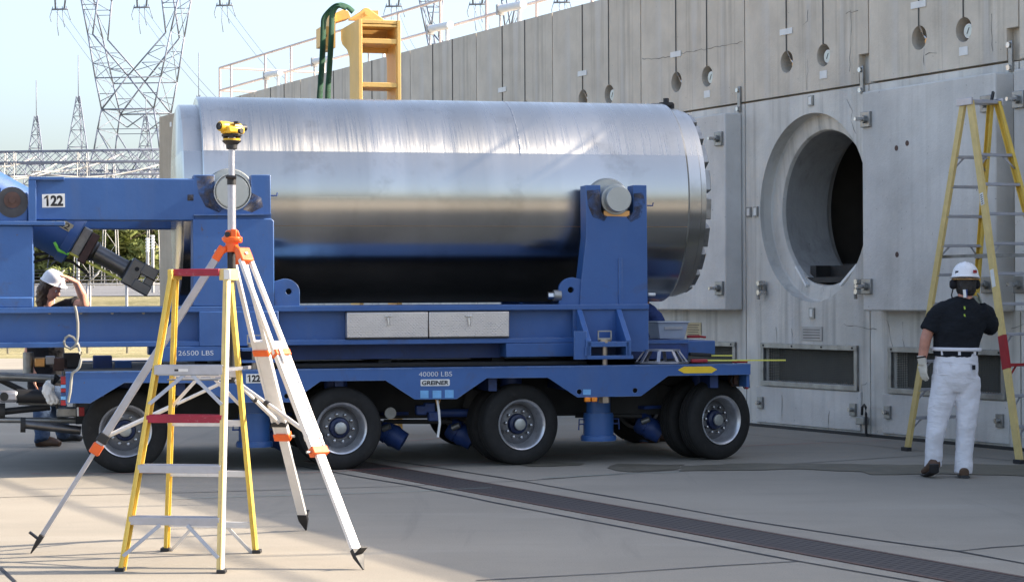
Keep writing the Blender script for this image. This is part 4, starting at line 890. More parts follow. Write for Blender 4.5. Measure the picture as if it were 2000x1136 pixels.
part(MB().bar(tp(1346,691,20.0), tp(1388,693,20.0), .07, .035), 'handle', M['black'], s, .008); part(MB().bar(tp(1388,694,20.0), tp(1430,694,20.0), .022, .014), 'tape_blade', M['tape'], s)
q = tp(1359, 661, 20.5); solo(MB().bar(V((q.x-.09,20.5,ZPL+.025)), V((q.x+.04,20.5,ZPL+.025)), .05, .03).bar(V((q.x+.02,20.5,ZPL+.025)), V((q.x+.11,20.53,ZPL+.018)), .035, .022), 'hand_tool', M['red2'], 'dark red hand tool lying on the blue end platform beside the bin', 'hand tool', T, (q.x, 20.5, ZPL), bev=.006)
q = tp(1447, 709, 19.5); solo(MB().box(q.x-.08, q.x+.06, 19.47, 19.53, .936, .955), 'hand_tool', M['red2'], 'flat red bar lying at the right hand edge of the trailer deck', 'hand tool', T, (q.x, 19.5, .936), bev=.004)
# air hose at the left
Yh = YB-.03
hp = [tp(*p, Yh) for p in ((146,597),(149,608),(152,630),(152,655),(150,668),(146,676),(138,681),(128,676),(125,667),(128,659),(135,655),(143,658),(149,666),(153,674))]
hp += [tp(*p, YF-.06) for p in ((157,688),(158,703),(155,716),(150,722),(141,728),(139,745),(137,765),(133,785))]
solo(MB().tube(hp, .013, 8), 'air_hose', M['hose'], 'pale grey air hose with a loop hanging over the blue beam at left', 'hose', T, tuple(hp[-1]), sharp=60)
# ---------------------------------------------------------------- survey tripod and level (world frame)
def aD(px, py, D): return A.Y(px, py, D)
DA = 13.32
apex = aD(456, 478, DA)
t = thing('survey_tripod', 'tall aluminium survey tripod with orange fittings and a central column', 'tripod', A, (apex.x, DA, 0))
cx = apex.x
def zD(py): return aD(455, py, DA).z
def xD(px): return aD(px, 400, DA).x
xc = xD(453)
part(MB().cyl((xD(452.5),DA,zD(347)), (xD(453),DA,zD(292)), .0195, 20), 'upper_column', M['alu'], t)
part(MB().cyl((xD(452.5),DA,zD(455)), (xD(452.5),DA,zD(358)), .026, 20), 'middle_column', M['alu'], t)
part(MB().cyl((xD(452.5),DA,zD(361)), (xD(452.5),DA,zD(346)), .0285, 20), 'column_collar', M['black'], t)
part(MB().tube([(xD(443),DA-.03,zD(346)), (xD(463),DA-.03,zD(347))], .012, 8), 'clamp_lever', M['black'], t)
part(MB().cyl((xD(451.5),DA,zD(742)), (xD(451.5),DA,zD(491)), .0255, 20), 'lower_column', M['black'], t)
hb = part(MB().lathe([(zD(470)-.002,.03),(zD(470),.062),(zD(464),.066),(zD(461),.05),(zD(451),.04),(zD(449.5),.034)], (xD(453),DA,0), (0,0,1), 28), 'hub', M['orange'], t, .003)
part(MB().box(xD(438), xD(471), DA-.05, DA+.05, zD(474), zD(467)), 'hub_plate', M['orange'], hb, .006)
part(MB().box(xD(452), xD(464), DA-.055, DA-.02, zD(468), zD(448)), 'hub_clamp', M['orange'], hb, .006)
part(MB().bar((xD(463),DA-.03,zD(452)), (xD(470),DA-.03,zD(466)), .012, .012), 'hub_lever', M['orange'], hb)
part(MB().cyl((xD(446),DA-.06,zD(458)), (xD(446),DA-.03,zD(458)), .017, 12), 'lock_knob', M['black'], hb)
part(MB().cyl((xD(452.5),DA,zD(492)), (xD(452.5),DA,zD(473)), .04, 20), 'hub_skirt', M['orange'], hb)
feet = [A.Z(60,1080), A.Z(710,1112), A.Z(598,1035)]
spec = [((433,487), (208,855), (188,876), 0), ((474,492), (541,690), (622,881), 1), ((463,492), (513,687), (551,851), 1)]
lowc = V((xD(451.5), DA, zD(738)))
for (topx, c1, c2, wide), ft in zip(spec, feet):
    d0 = (ft-V((cx,DA,0))); d0.z = 0; d0.normalize()
    # point of the leg line nearest a pixel
    hz = zD(484); top = V((cx, DA, hz))+d0*.10
    r0 = ray(*topx); top = CP + r0*(((DA+d0.y*.09)-CP.y)/r0.y)
    ax = (ft-top).normalized(); L = (ft-top).length
    sd = ax.cross(d0).normalized(); nr = sd.cross(ax).normalized()
    def fpix(px, py):
        rr = ray(px, py); nrm = rr.cross(V((0,0,1)).cross(rr)) if False else None
        # intersect the ray's vertical extent: choose s so that the leg point projects to row py
        lo, hi = 0.0, L
        for _ in range(40):
            m_ = (lo+hi)/2; P = top+ax*m_; q = CM.transposed() @ (P-CP); y = 568-FPX*q.y/-q.z
            lo, hi = (m_, hi) if y < py else (lo, m_)
        return lo
    s1, s2 = sorted((fpix(*c1), fpix(*c2)))
    s3 = L-.135
    g = part(MB().obox(top+ax*.03, (ax, sd, nr), (.05, .045 if wide else .028, .026)), 'leg_bracket', M['orange'], t, .008)
    part(MB().bar(V((xD(453),DA,zD(480))), top+ax*.02, .03, .04), 'bracket_arm', M['orange'], g, .006)
    part(MB().cyl(top+ax*.03+nr*.028, top+ax*.03+nr*.034, .009, 10), 'bracket_screw', M['steel'], g)
    if wide:
        lg = MB()
        w0, w1 = .032, .047
        for s in (-1, 1): lg.obox(top+ax*((.06+s1)/2)+sd*s*.040, (ax+sd*s*.012, sd, nr), ((s1-.05)/2, .013, .014))
        lg.obox(top+ax*((s1-.09+s2+.02)/2), (ax, sd, nr), ((s2-s1+.10)/2, .047, .013))
        lg = part(lg, 'leg', M['alu_white'], t, .003)
        for s in (-1, 1): part(MB().obox(top+ax*((s1+s2)/2)+sd*s*.043+nr*.0, (ax, sd, nr), ((s2-s1)/2-.02, .008, .019)), 'leg_channel', M['alu_white'], lg, .002)
        part(MB().obox(top+ax*((s2+s3)/2), (ax, sd, nr), ((s3-s2)/2, .031, .012)), 'leg_slide', M['alu_white'], lg, .002)
        part(MB().obox(top+ax*s1, (ax, sd, nr), (.022, .056, .026)), 'upper_clamp', M['orange'], lg, .006)
        part(MB().obox(top+ax*(s1+.03)+nr*.026+sd*.02, (ax, sd, nr), (.05, .011, .008)), 'clamp_lever', M['alu_white'], lg, .003)
        part(MB().obox(top+ax*s2, (ax, sd, nr), (.026, .057, .028)), 'lower_clamp', M['orange'], lg, .006)
        part(MB().cyl(top+ax*s2+sd*.055, top+ax*s2+sd*.085, .009, 8), 'clamp_screw', M['steel'], lg)
        bs = s2-.10
    else:
        lg = part(MB().obox(top+ax*((.06+s2)/2), (ax, sd, nr), ((s2-.06)/2, .026, .024)), 'leg', M['alu'], t, .005)
        part(MB().obox(top+ax*((s2+s3)/2), (ax, sd, nr), ((s3-s2)/2, .02, .014)), 'leg_slide', M['alu'], lg, .003)
        part(MB().obox(top+ax*(s1+.0), (ax, sd, nr), (.03, .034, .034)), 'brace_collar', M['black'], lg, .006)
        part(MB().obox(top+ax*s2, (ax, sd, nr), (.035, .034, .034)), 'lower_clamp', M['orange'], lg, .008)
        m_ = zD(690); 
        bs = s1
    if wide: part(MB().obox(top+ax*(bs+.0), (ax, sd, nr), (.016, .052, .024)), 'brace_collar', M['black'] if topx[0] == 463 else M['alu_white'], lg, .004)
    f0 = top+ax*s3
    sp = MB().rings([[f0+sd*.034+nr*.016, f0+sd*.034-nr*.016, f0-sd*.034-nr*.016, f0-sd*.034+nr*.016], [f0+ax*.05+sd*.032+nr*.015, f0+ax*.05+sd*.032-nr*.015, f0+ax*.05-sd*.032-nr*.015, f0+ax*.05-sd*.032+nr*.015], [ft+sd*.004+nr*.004, ft+sd*.004-nr*.004, ft-sd*.004-nr*.004, ft-sd*.004+nr*.004]])
    k_ = part(sp, 'foot_spike', M['black'], lg, .003)
    part(MB().bar(f0+ax*.035, f0+ax*.0+d0*.08+V((0,0,.02)), .05, .012), 'foot_step', M['black'], k_, .003)
    be = top+ax*bs-nr*.0
    part(MB().tube([lowc, lowc.lerp(be, .45)], .011, 10), 'brace', M['alu_white'], t); part(MB().tube([lowc.lerp(be, .43), be], .0145, 10), 'brace', M['alu_white'], t)
    part(MB().tube([lowc.lerp(be, .43), lowc.lerp(be, .47)], .019, 10), 'brace_joint', M['black'], t)
part(MB().cyl(lowc-V((0,0,.03)), lowc+V((0,0,.03)), .045, 16), 'spreader_hub', M['black'], t)
# level
lv = thing('survey_level', 'small yellow optical survey level on top of the tripod column', 'survey level', A, (xD(453), DA, zD(292)))
X0 = xD(453)
part(MB().lathe([(zD(292),.024),(zD(291),.034),(zD(283),.036),(zD(277),.058),(zD(276),.06),(zD(275),.0601),(zD(275),.001)], (X0,DA,0), (0,0,1), 28), 'mount', M['black'], lv)
part(MB().lathe([(zD(277),.001),(zD(277),.052),(zD(271),.054),(zD(270),.001)], (X0,DA,0), (0,0,1), 28), 'base_ring', M['yellow_in'], lv)
for k in range(3): part(MB().cyl((X0+.045*math.cos(2.1*k+.6),DA+.045*math.sin(2.1*k+.6),zD(271)), (X0+.045*math.cos(2.1*k+.6),DA+.045*math.sin(2.1*k+.6),zD(265)), .016, 12), 'foot_screw', M['black'], lv)
part(MB().lathe([(zD(267),.001),(zD(267),.06),(zD(264),.064),(zD(262),.058),(zD(262),.001)], (X0,DA,0), (0,0,1), 28), 'turntable', M['black'], lv)
hd = V((.70,.71,0)); tl = X0-.032
bd = part(MB().obox((X0+.006,DA,(zD(262)+zD(247))/2), (hd, V((-.71,.70,0)), V((0,0,1))), (.066,.046,(zD(247)-zD(262))/2)), 'body', M['yellow_in'], lv, .014)
c0 = V((X0-.008,DA,zD(248)))
part(MB().lathe([(-.085,.001),(-.085,.030),(-.07,.033),(-.03,.033),(.0,.029),(.075,.026),(.08,.001)], c0, hd, 24), 'telescope', M['yellow_in'], lv)
part(MB().lathe([(.084,.001),(.084,.022),(.094,.023),(.094,.019),(.090,.017),(.0905,.001)], c0, -hd, 24), 'objective_lens', M['black'], lv)
part(MB().cyl(c0+hd*.078, c0+hd*.12, .02, 16), 'eyepiece', M['black'], lv)
part(MB().cyl((X0+.035,DA-.02,zD(243)), (X0+.035,DA-.02,zD(238)), .02, 16), 'sight', M['black'], lv)
part(MB().cyl((X0+.055,DA-.045,zD(257)), (X0+.072,DA-.06,zD(257)), .016, 14), 'focus_knob', M['black'], lv)
# ---------------------------------------------------------------- stepladders
def ch_rail(p, q, out, face, w_, d_, th=.008):
    """C-channel rail from p to q: web faces out, flanges run back along -out"""
    p, q = V(p), V(q); ax = (q-p).normalized(); out = V(out); out = (out-ax*out.dot(ax)).normalized(); f = ax.cross(out).normalized(); L = (q-p).length/2; c = (p+q)/2
    m = MB(); m.obox(c, (ax, out, f), (L, th/2, w_/2))
    for s in (-1, 1): m.obox(c-out*(d_/2+th*.2)+f*s*(w_/2-th/2), (ax, out, f), (L, d_/2-th*.35, th/2))
    return m
FL, FRt, RL, RRt = A.Z(235,1114), A.Z(433,1118), A.Z(323,1075), A.Z(502,1079)
LD = 12.78
TLf, TRf = aD(334,533,LD-.05), aD(446,533,LD-.07); TLr, TRr = aD(341,536,LD+.06), aD(451,536,LD+.04)
lat = ((FRt-FL)).normalized(); dep = V((-lat.y, lat.x, 0))
t = thing('step_ladder', 'short yellow stepladder with aluminium and red steps in the foreground', 'stepladder', A, tuple((FL+RRt)/2))
def rail(p, q, s, mat='yellow_frp', nm='front_rail', w_=.062, d_=.024): return part(ch_rail(p, q, lat*s, dep, w_, d_), nm, M[mat], t, .002)
r1 = rail(FL, TLf, -1); r2 = rail(FRt, TRf, 1, 'cream_frp'); r3 = rail(RL, TLr, -1, 'yellow_frp', 'rear_rail', .05, .022); r4 = rail(RRt, TRr, 1, 'yellow_frp', 'rear_rail', .05, .022)
part(ch_rail(FRt+lat*.006, TRf+lat*.006, lat, dep, .050, .003, .003), 'sunlit_rail_face', M['alu_white'], r2)  # pale face laid on the rail's right side for its sunlight
for p, r in ((FL, r1), (FRt, r2), (RL, r3), (RRt, r4)): part(MB().box(p.x-.026, p.x+.026, p.y-.04, p.y+.04, 0, .022), 'foot_pad', M['black'], r, .004)
def lerpz(a, b, z): return a.lerp(b, (z-a.z)/(b.z-a.z))
def zfor(a, b, py):
    lo, hi = 0.0, 1.0
    for _ in range(40):
        m_ = (lo+hi)/2; P = a.lerp(b, m_); q = CM.transposed() @ (P-CP); y = 568-FPX*q.y/-q.z
        lo, hi = (m_, hi) if y > py else (lo, m_)
    return a.lerp(b, lo).z
for py, m, dp, ht in ((722,'alu',.10,.052),(818,'red',.085,.042),(916,'alu',.085,.044),(1018,'alu',.085,.044)):
    z = zfor(FRt, TRf, py); a, b = lerpz(FL, TLf, z), lerpz(FRt, TRf, z); a = a+lat*.012; b = b-lat*.012
    s = MB(); s.bar(a+V((0,0,ht/2))+dep*.01, b+V((0,0,ht/2))+dep*.01, dp, .006).bar(a-dep*(dp/2-.012), b-dep*(dp/2-.012), .005, ht).bar(a+dep*(dp/2+.008), b+dep*(dp/2+.008), .005, ht)
    st = part(s, 'step', M[m], t, .0015)
    for i in range(3): part(MB().bar(a+V((0,0,ht/2+.004))+dep*(.01+(i-1)*.025), b+V((0,0,ht/2+.004))+dep*(.01+(i-1)*.025), .006, .003), 'tread_ridge', M[m], st)
    if py in (722, 1018):
        for P, Q, r_a, r_b in ((a, b, FL, TLf), (b, a, FRt, TRf)):
            u = (Q-P).normalized(); e = lerpz(r_a, r_b, z-.20)+u*.012
            part(MB().bar(P+u*.19-V((0,0,.02))-dep*.035, e-dep*.03, .022, .006, dep), 'step_brace', M['alu'], st, .001)
    if py == 722:
        part(MB().bar(a-dep*(dp/2-.007)+V((0,0,-.028))+lat*.02, b-dep*(dp/2-.007)+V((0,0,-.028))-lat*.02, .003, .006), 'step_lip', M['steel_dull'], st)
        q = (a+b)/2-dep*(dp/2-.007)-lat*.05; part(MB().obox(q, (lat, dep, V((0,0,1))), (.05,.002,.008)), 'step_badge', M['alu_white'], st); part(MB().obox(q-lat*.02-dep*.002, (lat, dep, V((0,0,1))), (.012,.002,.006)), 'badge_mark', M['black'], st)
        m2 = part(MB().bar(a+dep*.30+V((0,0,.0)), b+dep*.30+V((0,0,.0)), .012, .02).bar(a+dep*.06, a+dep*.5, .012, .02).bar(b+dep*.06, b+dep*.5, .012, .02), 'spreader', M['alu'], t)
        part(MB().obox(((a+b)/2)+dep*.16+V((0,0,-.06)), (lat, dep, V((0,0,1))), (.16,.12,.004)), 'pail_shelf', M['steel_dull'], t)
for py in (730, 826, 925, 1025):
    z = zfor(RRt, TRr, py); a, b = lerpz(RL, TLr, z)+lat*.012, lerpz(RRt, TRr, z)-lat*.012
    br = part(MB().bar(a, b, .02, .038, V((0,0,1))), 'rear_bar', M['alu_white'], t, .002)
    if py in (730, 1025):
        for P, Q, r_a, r_b in ((a, b, RL, TLr), (b, a, RRt, TRr)):
            u = (Q-P).normalized(); e = lerpz(r_a, r_b, z-.20)+u*.012; part(MB().bar(P+u*.17-V((0,0,.01)), e, .02, .006, dep), 'bar_brace', M['alu_white'], br)
cp = (TLf+TRf+TLr+TRr)/4; zt_ = TLf.z
pt = part(MB().obox(V((cp.x,cp.y,zt_+.003))-lat*.004, (lat, dep, V((0,0,1))), ((TRf-TLf).length/2-.03,.085,.021)), 'top_cap', M['red'], t, .004)
part(MB().obox(TRf.lerp(TRr,.5)+V((0,0,-.005))-lat*.005, (lat, dep, V((0,0,1))), (.030,.095,.034)), 'cap_bracket', M['cream_frp'], t, .004)
part(MB().obox(TRf.lerp(TRr,.5)+V((0,0,-.005))+lat*.015-dep*.092, (lat, dep, V((0,0,1))), (.02,.006,.030)), 'cap_plate', M['alu_white'], t, .003)
part(MB().obox(TLf.lerp(TLr,.5)+V((0,0,-.005))+lat*.012, (lat, dep, V((0,0,1))), (.014,.09,.03)), 'cap_bracket', M['yellow_frp'], t, .004)
# the tall ladder at the right
F1, F2 = A.Z(1770,880), A.Z(1990,905)
u = (F2-F1); u.z = 0; SP = u.length; u.normalize(); v = V((-u.y, u.x, 0))
if v.x < 0: v = -v
near = aD(1886, 199, (F1.y+F2.y)/2); ZTp = near.z
P1, P2 = near-u*.05, near+u*.06
wt, wb = .34, .86
F3, F4 = F1+v*.72, F2+v*wb; P3, P4 = P1+v*wt, P2+v*wt
t = thing('tall_ladder', 'tall yellow double sided stepladder standing against the wall beside the worker', 'stepladder', A, tuple((F1+F4)/2))
def r_(p, q, o, mat, nm, w_): return part(ch_rail(p, q, o, u, w_, .03, .01), nm, M[mat], t, .002)
ra = r_(F1, P1, -v, 'cream_frp', 'side_rail', .075); rb = r_(F2, P2, -v, 'cream_frp', 'side_rail', .085); rc = r_(F3, P3, v, 'yellow_frp', 'side_rail', .075); rd = r_(F4, P4, v, 'yellow_frp', 'side_rail', .085)
for p, r in ((F1, ra), (F2, rb), (F3, rc), (F4, rd)): part(MB().obox(p+V((0,0,.02)), (u, v, V((0,0,1))), (.055,.03,.02)), 'foot_pad', M['black'], r, .004)
hgt_ = ZTp
for i in range(1, 11):
    z = hgt_*i/12.0+.05
    for a_, b_, c_, d_ in ((F1, P1, F3, P3), (F2, P2, F4, P4)):
        a, b = lerpz(a_, b_, z)+v*.008, lerpz(c_, d_, z)-v*.008
        mt = 'red2' if (i == 3 and a_ is F2) else 'alu'
        st = part(MB().bar(a, b, .075, .028), 'step', M[mt], t, .003)
        if i in (1, 2, 3, 4, 7, 10):
            for P, Q, e0, e1 in ((a, b, a_, b_), (b, a, c_, d_)):
                w1 = (Q-P).normalized(); e = lerpz(e0, e1, z-.13); part(MB().bar(P+w1*.12, e+w1*.01, .018, .006, u), 'step_brace', M[mt], st)
rz = lambda py: zfor(F2, P2, py)
part(ch_rail(lerpz(F2, P2, rz(720))-v*.004, lerpz(F2, P2, rz(655))-v*.004, -v, u, .094, .034, .010), 'red_band', M['red2'], rb)
for y0, y1 in ((400,377),(560,526)): part(MB().bar(lerpz(F2, P2, rz(y0))-v*.008, lerpz(F2, P2, rz(y1))-v*.008, .055, .003, v), 'warning_label', M['plate'], rb)
m = MB()
for k in range(5): m.bar(lerpz(F2, P2, rz(398-4*k))-v*.0105, lerpz(F2, P2, rz(396.5-4*k))-v*.0105, .03, .002, v)
part(m, 'label_print', M['ink'], rb)
part(MB().obox(near+V((0,0,.0))-v*.012, (u, v, V((0,0,1))), (.125,.010,.036)), 'top_bracket', M['alu'], t, .004)
part(MB().obox(near+v*(wt+.012), (u, v, V((0,0,1))), (.125,.010,.036)), 'top_bracket', M['alu'], t, .004)
for s in (-.04, .06): part(MB().bar(near+u*s+v*.01, near+u*s+v*wt, .07, .035), 'top_bar', M['alu'], t, .004)
part(MB().bar(near+v*(wt-.04)+u*.0, near+v*(wt+.0)+V((0,0,.11))-u*.02, .02, .03), 'tool_hook', M['black'], t)
for z in (hgt_*7/12-.06,):
    a, b = lerpz(F1, P1, z), lerpz(F2, P2, z); part(MB().bar(a+v*.06, b+v*.06, .012, .03), 'spreader_bar', M['steel_dull'], t); a, b = lerpz(F3, P3, z), lerpz(F4, P4, z); part(MB().bar(a-v*.06, b-v*.06, .012, .03), 'spreader_bar', M['steel_dull'], t)
    a, b = lerpz(F2, P2, z), lerpz(F4, P4, z); part(MB().bar(a, b, .02, .03), 'spreader_bar', M['steel_dull'], t)
# ---------------------------------------------------------------- people
def mat_skin(name, col):
    m, n, b = nodes(name); co = coord(n); setb(b, col, .5, 0, .4)
    n.links.new(mixc(n, ramp(n, noise(n, co, 14, 5, .6), [(.35, 0), (.65, 1)]), tuple(c*.82 for c in col), tuple(min(1, c*1.12) for c in col)), b.inputs['Base Color'])
    b.inputs['Subsurface Weight'].default_value = .08; b.inputs['Subsurface Radius'].default_value = (.02,.008,.004); return m
def mat_cloth(name, col, fold=.012, var=.2):
    m, n, b = nodes(name); co = coord(n); setb(b, col, .9, 0, .2)
    n.links.new(mixc(n, ramp(n, noise(n, co, 5, 6, .6), [(.3, 0), (.7, 1)]), tuple(c*(1-var) for c in col), tuple(min(1, c*(1+var*.5)) for c in col)), b.inputs['Base Color'])
    bump(n, b, noise(n, co, 9, 3, .5, (1, 1, 2.6), 1.2), fold, .8); return m
M['skin'] = mat_skin('skin', (.50,.235,.165)); M['skin_sun'] = mat_skin('sunlit_skin', (.68,.34,.24))  # second skin is reddish, brightened to carry sunlight in its colour
M['hair'] = paint('brown_hair', (.095,.058,.035), .6, 0, .6, 30, bmp=.01, bscale=60); M['hair_dark'] = paint('dark_hair', (.02,.016,.014), .6, 0, .5, 30, bmp=.01, bscale=60)
M['beard'] = paint('grey_beard', (.42,.44,.38), .8, 0, .3, 40, bmp=.01, bscale=60)
M['navy'] = mat_cloth('dark_shirt', (.012,.014,.018)); M['whitecloth'] = mat_cloth('white_work_trousers', (.70,.69,.72), .010, .08)
M['jeans'] = mat_cloth('blue_jeans', (.055,.085,.15)); M['black_cloth'] = mat_cloth('black_cloth', (.02,.02,.024)); M['boot'] = paint('brown_leather', (.085,.045,.025), .55, 0, .3, 14)
M['glove'] = mat_cloth('pale_glove', (.62,.58,.50), .006); M['hat'] = paint('white_helmet', (.80,.79,.80), .28, 0, .03, 9); M['bluecloth'] = mat_cloth('blue_work_shirt', (.045,.075,.22))
def organic(mb, name, mat, par, vox=.012, smooth=6, fold=0, fscale=.14):
    o = part(mb, name, mat, par, 0, None)
    r = o.modifiers.new('remesh', 'REMESH'); r.mode = 'VOXEL'; r.voxel_size = vox; r.use_smooth_shade = True
    s = o.modifiers.new('smooth', 'SMOOTH'); s.factor = .5; s.iterations = smooth
    if fold:
        tx = bpy.data.textures.new(name, 'CLOUDS'); tx.noise_scale = fscale; tx.noise_depth = 2
        d = o.modifiers.new('folds', 'DISPLACE'); d.texture = tx; d.strength = fold; d.mid_level = .5; d.texture_coords = 'LOCAL'
    return o
def limb(m, pts, rs, side=(1,0,0), n=16): return m.loft(pts, rs, side, n)
def hand(m, wr, dr, nrm, curl=.5, sc=1.0, spread=.16):
    """palm and five curled fingers from wrist wr along dr, palm facing nrm"""
    wr, dr, nrm = V(wr), V(dr).normalized(), V(nrm); nrm = (nrm-dr*nrm.dot(dr)).normalized(); sd = dr.cross(nrm)
    m.loft([wr-dr*.015*sc, wr+dr*.03*sc, wr+dr*.065*sc, wr+dr*.09*sc], [(.028*sc,.018*sc),(.038*sc,.018*sc),(.042*sc,.017*sc),(.036*sc,.013*sc)], sd, 14)
    for i, (o, L) in enumerate(((-.03,.066),(-.010,.078),(.011,.072),(.030,.056))):
        p = wr+dr*.085*sc+sd*o*sc; d = (dr+sd*o*spread*18*.1).normalized(); pts = [p-dr*.02*sc]; q = p
        for k in range(4):
            pts.append(q); a = curl*(.55+.5*k)*.62; dd = d*math.cos(a)+nrm*math.sin(a); q = q+dd*L*sc/3
        m.loft(pts, [.0095*sc,.0098*sc,.0092*sc,.0086*sc,.0070*sc], nrm, 10)
    p = wr+dr*.03*sc-sd*.032*sc; m.loft([p+sd*.012*sc, p+(dr*.5-sd*.75+nrm*.35)*.030*sc, p+(dr*.85-sd*.8+nrm*.7)*.052*sc, p+(dr*1.2-sd*.65+nrm*.95)*.064*sc], [.013*sc,.0125*sc,.0108*sc,.008*sc], nrm, 10)
def helmet(par, c, fw, up, r=.125, brim=.045, mat='hat', tip=.0):
    """hard hat shell with ridge and brim; fw is where the peak points"""
    c, fw, up = V(c), V(fw).normalized(), V(up).normalized(); fw = (fw-up*fw.dot(up)).normalized(); sd = fw.cross(up); m = MB(); rs = []; n = 40
    prof = [(-.012,1.0+brim/r*.75),(-.004,1.0+brim/r*.8),(.004,1.04),(.03,1.0),(.065,.93),(.095,.78),(.118,.55),(.130,.28),(.133,.02)]
    for h, k in prof:
        ring = []
        for i in range(n):
            a = 2*PI*i/n; f = math.cos(a); s = math.sin(a); kk = k
            if k > 1.02: kk = 1.03+(k-1.03)*(.38+.62*max(0, f)**1.5*1.5+.1)
            ridge = .006 if (h > .03 and abs(s) < .2) else 0
            ring.append(c+up*(h+ridge+ (-.008*max(0, f) if k > 1.02 else 0))+fw*f*r*1.14*kk+sd*s*r*.93*kk)
        rs.append(ring)
    m.rings(rs); o = part(m, 'hard_hat', M[mat], par, 0, 50); s = o.modifiers.new('sub', 'SUBSURF'); s.levels = s.render_levels = 1; return o
def head(m, c, fw, up, s=1.0):
    """skull, jaw, nose, brow, ears; c = centre of head"""
    c, fw, up = V(c), V(fw).normalized(), V(up).normalized(); fw = (fw-up*fw.dot(up)).normalized(); sd = fw.cross(up)
    L = [(-.125,.015,.030,.035),(-.110,.024,.046,.052),(-.085,.022,.060,.072),(-.05,.012,.068,.086),(-.01,.0,.073,.094),(.035,-.006,.076,.099),(.07,-.010,.070,.090),(.098,-.012,.052,.066),(.112,-.012,.028,.035)]
    m.rings([[c+up*h*s+fw*(o+b*math.sin(2*PI*k/20))*s+sd*a*math.cos(2*PI*k/20)*s for k in range(20)] for h, o, a, b in L])
    m.loft([c+fw*.088*s+up*.022*s, c+fw*.103*s-up*.012*s, c+fw*.116*s-up*.034*s, c+fw*.094*s-up*.046*s], [.009*s,.012*s,.016*s,.012*s], sd, 10)
    m.loft([c+fw*.082*s+up*.03*s-sd*.05*s, c+fw*.095*s+up*.032*s, c+fw*.082*s+up*.03*s+sd*.05*s], [.010*s,.012*s,.010*s], up, 8)
    for k, o in ((-.067, .014), (-.079, .012)): m.loft([c+fw*.078*s+up*k*s-sd*.024*s, c+fw*.092*s+up*k*s, c+fw*.078*s+up*k*s+sd*.024*s], [.006*s,.0085*s,.006*s], up, 8)
    for q in (-1, 1): m.ball(c+sd*q*.076*s-fw*.005*s-up*.012*s, .030*s, 10, (.45,.7,1.05))
# worker at the right, seen from behind
DW = 18.38
def wp(px, py, d=0.0): return A.Y(px, py, DW+d)
t = thing('person', 'worker seen from behind in white hard hat, black shirt and white trousers by the ladder', 'person', A, (wp(1850,935).x, DW, 0))
hc = wp(1886, 552, .02); hfw, hup = V((.25,.96,-.18)), V((.05,.1,1))
b = MB(); head(b, hc, hfw, hup)
limb(b, [wp(1884,600,.0), wp(1885,575,.0), hc+V((0,-.01,-.03))], [(.075,.068),(.062,.060),(.058,.058)])
limb(b, [wp(1866,700,0), wp(1872,660,0), wp(1878,620,0), wp(1882,598,0)], [(.15,.10),(.165,.11),(.17,.10),(.09,.07)])
limb(b, [wp(1836,606,.0), wp(1815,640,-.02), wp(1808,662,-.03), wp(1803,690,-.02), wp(1801,704,-.02)], [.055,.052,.050,.042,.033])
limb(b, [wp(1922,610,.02), wp(1934,636,.08), wp(1934,646,.16), wp(1926,620,.27), wp(1915,602,.33)], [.055,.05,.047,.042,.032])
hand(b, wp(1915,602,.33), V((-.10,.06,.10)), V((-.5,-.6,.1)), .9)
limb(b, [wp(1848,715,0), wp(1838,800,.0), wp(1826,880,.05), wp(1824,912,.06)], [.085,.065,.05,.045]); limb(b, [wp(1890,715,0), wp(1886,800,0), wp(1882,880,0), wp(1882,915,0)], [.085,.065,.05,.045])
organic(b, 'body', M['skin'], t, .0085, 4)
s = MB()
limb(s, [wp(1866,696,0), wp(1866,683,0), wp(1870,655,-.01), wp(1875,625,-.01), wp(1880,604,0), wp(1884,589,.01), wp(1885,580,.01)], [(.195,.135),(.198,.138),(.205,.142),(.225,.138),(.215,.12),(.13,.095),(.072,.07)], (1,0,0), 28)
limb(s, [wp(1850,604,0), wp(1834,612,-.01), wp(1820,632,-.02), wp(1814,647,-.025)], [(.085,.10),(.085,.09),(.08,.085),(.078,.085)]); limb(s, [wp(1912,606,0), wp(1925,615,.02), wp(1933,632,.06), wp(1934,643,.12)], [(.085,.10),(.085,.09),(.078,.085),(.078,.082)])
organic(s, 'shirt', M['navy'], t, .011, 5, .03, .10)
p = MB()
limb(p, [wp(1867,684,0), wp(1867,700,0), wp(1867,722,-.005), wp(1866,745,0), wp(1866,765,.0)], [(.172,.125),(.185,.135),(.195,.15),(.192,.145),(.16,.11)], (1,0,0), 28)
limb(p, [wp(1845,735,0), wp(1842,765,0), wp(1836,800,.01), wp(1829,838,.0), wp(1825,870,.03), wp(1822,900,.05), wp(1823,912,.05)], [(.108,.115),(.112,.115),(.098,.10),(.082,.088),(.076,.082),(.072,.08),(.070,.08)], (1,0,0), 22)
limb(p, [wp(1890,735,0), wp(1889,765,0), wp(1888,800,-.01), wp(1886,838,-.005), wp(1884,870,0), wp(1882,905,0), wp(1881,924,0)], [(.108,.115),(.108,.115),(.095,.10),(.085,.09),(.078,.085),(.075,.082),(.077,.084)], (1,0,0), 22)
tr = organic(p, 'trousers', M['whitecloth'], t, .011, 3, .028, .13)
